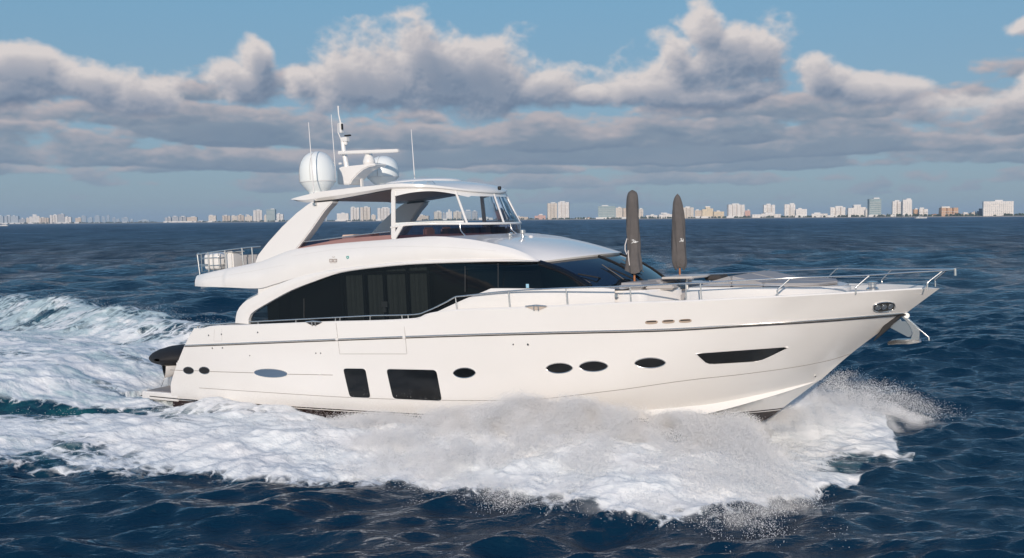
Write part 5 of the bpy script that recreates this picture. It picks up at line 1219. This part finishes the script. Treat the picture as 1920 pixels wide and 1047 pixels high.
BL_ = [ # x0, x1, y_top, colour, style, label
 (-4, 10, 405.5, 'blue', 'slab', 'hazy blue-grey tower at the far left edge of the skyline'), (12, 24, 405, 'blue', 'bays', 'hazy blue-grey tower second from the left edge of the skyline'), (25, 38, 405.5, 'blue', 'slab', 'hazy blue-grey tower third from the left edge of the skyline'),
 (39, 50, 410, 'grey', 'step', 'low pale grey block between the blue-grey and the white left-hand towers'), (52.5, 58, 409, 'cream', 'slab', 'narrow cream block at the left foot of the first white cluster'), (59, 77, 403.5, 'white', 'step', 'broad stepped white tower, first of the bright pair at left'), (78, 95, 408.5, 'tan', 'bays', 'tan mid-height block between the two bright white towers at left'),
 (97, 111, 403.5, 'white', 'bays', 'white tower with vertical bays, left half of the second bright cluster'), (112, 124, 402, 'grey', 'slab', 'grey-fronted tower, tallest of the left-hand cluster'), (125, 137, 407, 'white', 'bays', 'white block at the right end of the left-hand cluster'), (144.5, 154.5, 409, 'tan', 'slab', 'small tan cube-like block standing alone right of the left-hand cluster'),
 (312, 324, 408, 'grey', 'bays', 'grey apartment block, first of the grey row'), (325.5, 337, 406.5, 'grey', 'slab', 'taller grey apartment block in the grey row'), (338.5, 352, 406.5, 'grey', 'bays', 'grey block with vertical bays in the middle of the grey row'), (353.5, 372, 407.5, 'tan', 'slab', 'long tan-grey block at the right end of the grey row'), (366, 391, 415.5, 'white', 'plain', 'long low white building between the grey row and the cream tower'),
 (394, 407.5, 404.5, 'cream', 'slab', 'single cream tower with open space on both sides'), (419, 434.5, 404.5, 'tan', 'bays', 'tan tower starting the row left of the flybridge arch'), (436, 446.5, 405, 'cream', 'slab', 'cream tower second in the row left of the flybridge arch'), (447.5, 460, 403.5, 'tan', 'bays', 'tan block third in the row left of the flybridge arch'), (461.5, 475.5, 404, 'cream', 'step', 'cream stepped block left of the tall white tower'),
 (477, 494, 394.5, 'white', 'bays', 'tall white tower left of the green glass tower'), (497.5, 503, 404, 'cream', 'slab', 'narrow cream block between the tall white and the glass towers'), (502.5, 519, 393, 'glass', 'slab', 'tall green glass tower left of the flybridge arch'), (520.5, 534, 401.5, 'white', 'bays', 'white tower just right of the green glass tower'),
 (634, 656, 400.5, 'white', 'slab', 'wide mid-height white block seen under the hardtop'), (659, 676, 389.5, 'white', 'bays', 'tall white tower, left one of the joined pair under the hardtop'), (677, 697, 389, 'cream', 'bays', 'tall cream tower, right one of the joined pair under the hardtop'), (698, 706, 403.5, 'cream', 'slab', 'small cream block beside the joined pair of towers'), (709, 733, 390.5, 'white', 'bays', 'tall white tower just left of the upright screen post'),
 (783, 806, 404, 'tan', 'step', 'low tan block seen through the side screen, right of the far arch leg'), (815, 830, 397, 'cream', 'bays', 'cream tower in the side screen, first of the group'), (831, 837, 400, 'grey', 'slab', 'narrow grey block in the side screen'), (838, 849, 394.5, 'white', 'step', 'white tower in the side screen with the highest roof'), (851, 867, 397, 'cream', 'bays', 'cream tower seen beside the slanting screen post'), (868, 885, 395.5, 'blue', 'slab', 'blue-grey tower right of the slanting screen post'), (886, 897, 396.5, 'grey', 'bays', 'grey tower between the slanting posts of the screen'), (899, 926, 408.5, 'white', 'plain', 'low white houses seen through the front screen'),
 (960, 992, 406.5, 'tan', 'step', 'low tan house just right of the flybridge screen'), (1003, 1024, 403.5, 'pink', 'step', 'low pinkish house left of the twin centre towers'), (1027, 1046, 381.5, 'cream', 'bays', 'tall cream tower, left half of the twin centre towers'), (1047, 1069, 379.5, 'white', 'bays', 'tall white tower, right half of the twin centre towers'),
 (1122, 1155, 387, 'glass', 'slab', 'wide pale green glass block left of the blunt parasol'), (1155.5, 1168, 390, 'cream', 'slab', 'cream block between the glass block and the blunt parasol'), (1168.5, 1196, 386, 'tan', 'step', 'tan tower standing directly behind the blunt parasol'), (1197, 1207, 392.5, 'cream', 'bays', 'cream slab just right of the blunt parasol'), (1211, 1232, 404, 'white', 'plain', 'low white villa between the two parasols, left one'), (1235, 1262, 401, 'white', 'step', 'low white stepped building just left of the pointed parasol'),
 (1279, 1301, 389.5, 'cream', 'bays', 'cream tower just right of the pointed parasol'), (1303, 1316, 395, 'tan', 'slab', 'tan block between the cream tower and the yellow stepped tower'), (1316.5, 1337, 389, 'yellow', 'step', 'yellow stepped tower with a raised middle'), (1338, 1357, 397, 'yellow', 'slab', 'low yellow block right of the yellow stepped tower'), (1364, 1396, 384, 'white', 'bays', 'wide white tower with vertical bays, left of the pink block'), (1397, 1407, 395, 'pink', 'plain', 'small round-topped pink block beside the wide white tower'), (1409, 1463, 401, 'white', 'step', 'long low white terraces in front of a white tower'),
 (1431, 1453, 384.5, 'white', 'bays', 'white tower rising behind the long low terraces'), (1470, 1491, 383.5, 'white', 'bays', 'slim white tower with a lower white wing on its right'), (1492, 1512, 392.5, 'white', 'slab', 'lower white wing right of the slim white tower'), (1522, 1551, 401, 'white', 'plain', 'low white building between the slim tower and the crown-topped block'), (1556, 1585, 389, 'white', 'bays', 'white block with crown-like roof, left of the stepped white tower'), (1589, 1621, 386.5, 'white', 'step', 'stepped white tower left of the grey glass tower'), (1622, 1627, 393.5, 'white', 'slab', 'narrow white slab touching the grey glass tower'), (1628, 1650, 373.5, 'glass', 'slab', 'tallest grey-green glass tower at right'),
 (1672, 1691, 378, 'white', 'bays', 'white tower with a lower roof, left half of the bright joined pair at right'), (1692, 1708, 375, 'white', 'slab', 'white tower with a higher roof, right half of the bright joined pair at right'), (1712, 1721, 393, 'orange', 'plain', 'small orange block left of the white arched building'), (1722, 1739, 392, 'white', 'bays', 'white building with tall arches behind the white motor boat'), (1762, 1794, 390, 'orange', 'bays', 'wide orange apartment block'), (1801, 1818, 401, 'tan', 'plain', 'low tan houses right of the orange apartment block'), (1820, 1829, 398.5, 'cream', 'plain', 'small cream block left of the dark one'), (1832, 1843, 394, 'dark', 'step', 'dark blue-grey block beside the big white block at far right'), (1844, 1896, 378, 'white', 'slab', 'big broad white apartment block at the far right'), ]
for x0, x1, yt, c_, s_, lb in BL_: building(x0, x1, yt, c_, s_, lb, back=60 if 'behind the long' in lb else 0)
far_lab = ['far hazy tower, first of the faint downtown group', 'far hazy tower, flat topped, in the left part of the faint downtown', 'far hazy tower of middle height in the faint downtown', 'far hazy broad block in the faint downtown', 'far hazy slim tower, highest of the faint downtown', 'far hazy tower right of the highest faint one', 'far hazy low block in the middle of the faint downtown', 'far hazy wide block in the right part of the faint downtown', 'far hazy small block near the right end of the faint downtown', 'far hazy low slab, last of the faint downtown']
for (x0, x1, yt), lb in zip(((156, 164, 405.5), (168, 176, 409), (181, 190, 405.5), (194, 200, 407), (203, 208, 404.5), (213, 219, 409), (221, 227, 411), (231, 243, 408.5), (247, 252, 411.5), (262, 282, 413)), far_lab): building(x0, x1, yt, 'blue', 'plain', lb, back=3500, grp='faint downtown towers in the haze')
# slender mast
D = shoreD(613.5)+90; o = empty('radio_mast', 'thin white radio mast seen through the flybridge arch', 'mast', (colx(613.5, D), D, 2.4), None)
MB().lathe((0, 0, 0), [(2.6, 0), (1.6, 22), (1.0, 24), (.5, 40), (0, 44)], 10).build('mast_pole', ROOFW, o, smooth=40)
# shore greenery: a continuous low belt of palms and scrub, nobody could count it
TR = mat('shore_foliage', (.055, .075, .045), .9, var=.5, vscale=.02)
M = MB(); rg = random.Random(3)
for k in range(1500):
    px = rg.uniform(-150, 2100); g_n = LNs[2](np.array([px/34.]), np.array([.5]))[0]
    if g_n < -.25 and rg.random() < .75: continue
    D = shoreD(px)+rg.uniform(35, 60); X = colx(px, D); hgt = rg.uniform(3.5, 7.5)*(1.25 if g_n > .3 else 1); w = rg.uniform(4, 11); vs = []
    for a in range(7):
        t = 2*PI*a/7; vs.append((X+w*.5*math.cos(t)*rg.uniform(.7, 1.2), D+4*math.sin(t), 2.0)); 
    for a in range(7):
        t = 2*PI*a/7; vs.append((X+w*.42*math.cos(t)*rg.uniform(.5, 1.2), D+3*math.sin(t), 2.0+hgt*rg.uniform(.6, 1)))
    vs.append((X, D, 2.2+hgt*rg.uniform(.95, 1.2))); M.add(vs, [(a, (a+1) % 7, 7+(a+1) % 7, 7+a) for a in range(7)]+[(7+a, 7+(a+1) % 7, 14) for a in range(7)])
tag(M.build('shore_greenery', TR, None, smooth=0, recalc=False), 'dark green belt of palms and scrub along the beach', 'greenery', kind='stuff')
# small low roofs between the towers
hs_ = random.Random(9)
for i, px in enumerate((945, 1085, 1102, 1340-250+15, 1545, 1655, 1752, 1808, 545, 600, 725)):
    lb = ['small pale beach house right of the flybridge screen', 'small beach house in the gap right of the twin centre towers', 'beach pavilion left of the wide green glass block', 'beach hut midway between the twin towers and the glass block', 'small beach house left of the crown-roofed block', 'small house between the glass tower and the bright pair', 'small beach house left of the orange block', 'small beach house just right of the orange block', 'small beach house left of the hardtop arch', 'small beach house seen through the hardtop arch', 'small beach house at the foot of the towers under the hardtop'][i]
    D = shoreD(px)+48; o = empty('beach_house', lb, 'house', (colx(px, D), D, 2.3), group='small beach houses'); w = hs_.uniform(12, 20)
    MB().box((0, 0, 2.4), (w, 9, 4.8)).build('walls', BM[hs_.choice(['white', 'cream', 'tan'])], o, smooth=0)
    MB().prism([(-w*.55, -5.5, 4.81), (w*.55, -5.5, 4.81), (0, -5.5, 7.4)], [(-w*.55, 5.5, 4.81), (w*.55, 5.5, 4.81), (0, 5.5, 7.4)]).build('roof', mat('tile_roof', (.42, .22, .14), .8) if i % 3 == 0 else ROOFW, o, smooth=0)
# two far boats
def farboat(px, py, L, label, rot=0.0):
    p = GW(px, py); o = empty('motor_boat', label, 'boat', (p.x, p.y, 0), group='small boats on the water near the shore'); o.rotation_euler = (0, 0, rot)
    st_ = lin(-1, 1, 13); rws = []
    for t in st_:
        k = 1-max(0, t)**2.2; w = L*.12*max(k, .02); zt = L*.07*(1+.5*max(0, t)); rws.append([(t*L/2, -w, zt), (t*L/2*.95, -w*.7, -.3), (t*L/2*.95, w*.7, -.3), (t*L/2, w, zt)])
    M = MB().grid(rws, closed_v=True); M.f.append((0, 1, 2, 3)); M.build('hull', GEL, o, smooth=30)
    MB().prism([(-.32*L, -.08*L, .07*L), (.18*L, -.08*L, .07*L), (.06*L, -.07*L, .14*L), (-.30*L, -.07*L, .14*L)], [(-.32*L, .08*L, .07*L), (.18*L, .08*L, .07*L), (.06*L, .07*L, .14*L), (-.30*L, .07*L, .14*L)]).build('cabin', GEL, o)
    MB().box((-.08*L, 0, .105*L), (.30*L, .165*L, .025*L)).build('cabin_windows', BLACK, o)
    MB().box((-.1*L, 0, .185*L), (.22*L, .11*L, .012*L)).tube([(-.1*L, 0, .14*L), (-.12*L, 0, .27*L)], .008*L).build('flybridge', GEL, o)
    return o
farboat(1727, 409.8, 26, 'white motor boat close to the beach at right, below the arched building', 0.15)
farboat(7, 424.2, 24, 'small white boat near the left edge of the picture', 3.0)
farboat(654, 416.6, 15, 'tiny white boat near the shore seen under the hardtop', 0.1)
# ================================================================== HAZE
HZ = bpy.data.materials.new('sea_air'); HZ.use_nodes = True; q = NT(HZ.node_tree); HZ.node_tree.nodes.remove(HZ.node_tree.nodes['Principled BSDF'])
pv = q.n('ShaderNodeVolumePrincipled'); pv.inputs['Color'].default_value = (.62, .78, .95, 1); pv.inputs['Density'].default_value = HAZE_D; pv.inputs['Anisotropy'].default_value = 0.0
q.l(pv.outputs[0], HZ.node_tree.nodes['Material Output'].inputs['Volume'])
hz = MB().box((0, 14950, 89), (44000, 30100+220, 182)).build('haze', HZ, None, smooth=0); tag(hz, 'thin bluish sea haze lying over the water', 'haze', kind='stuff')
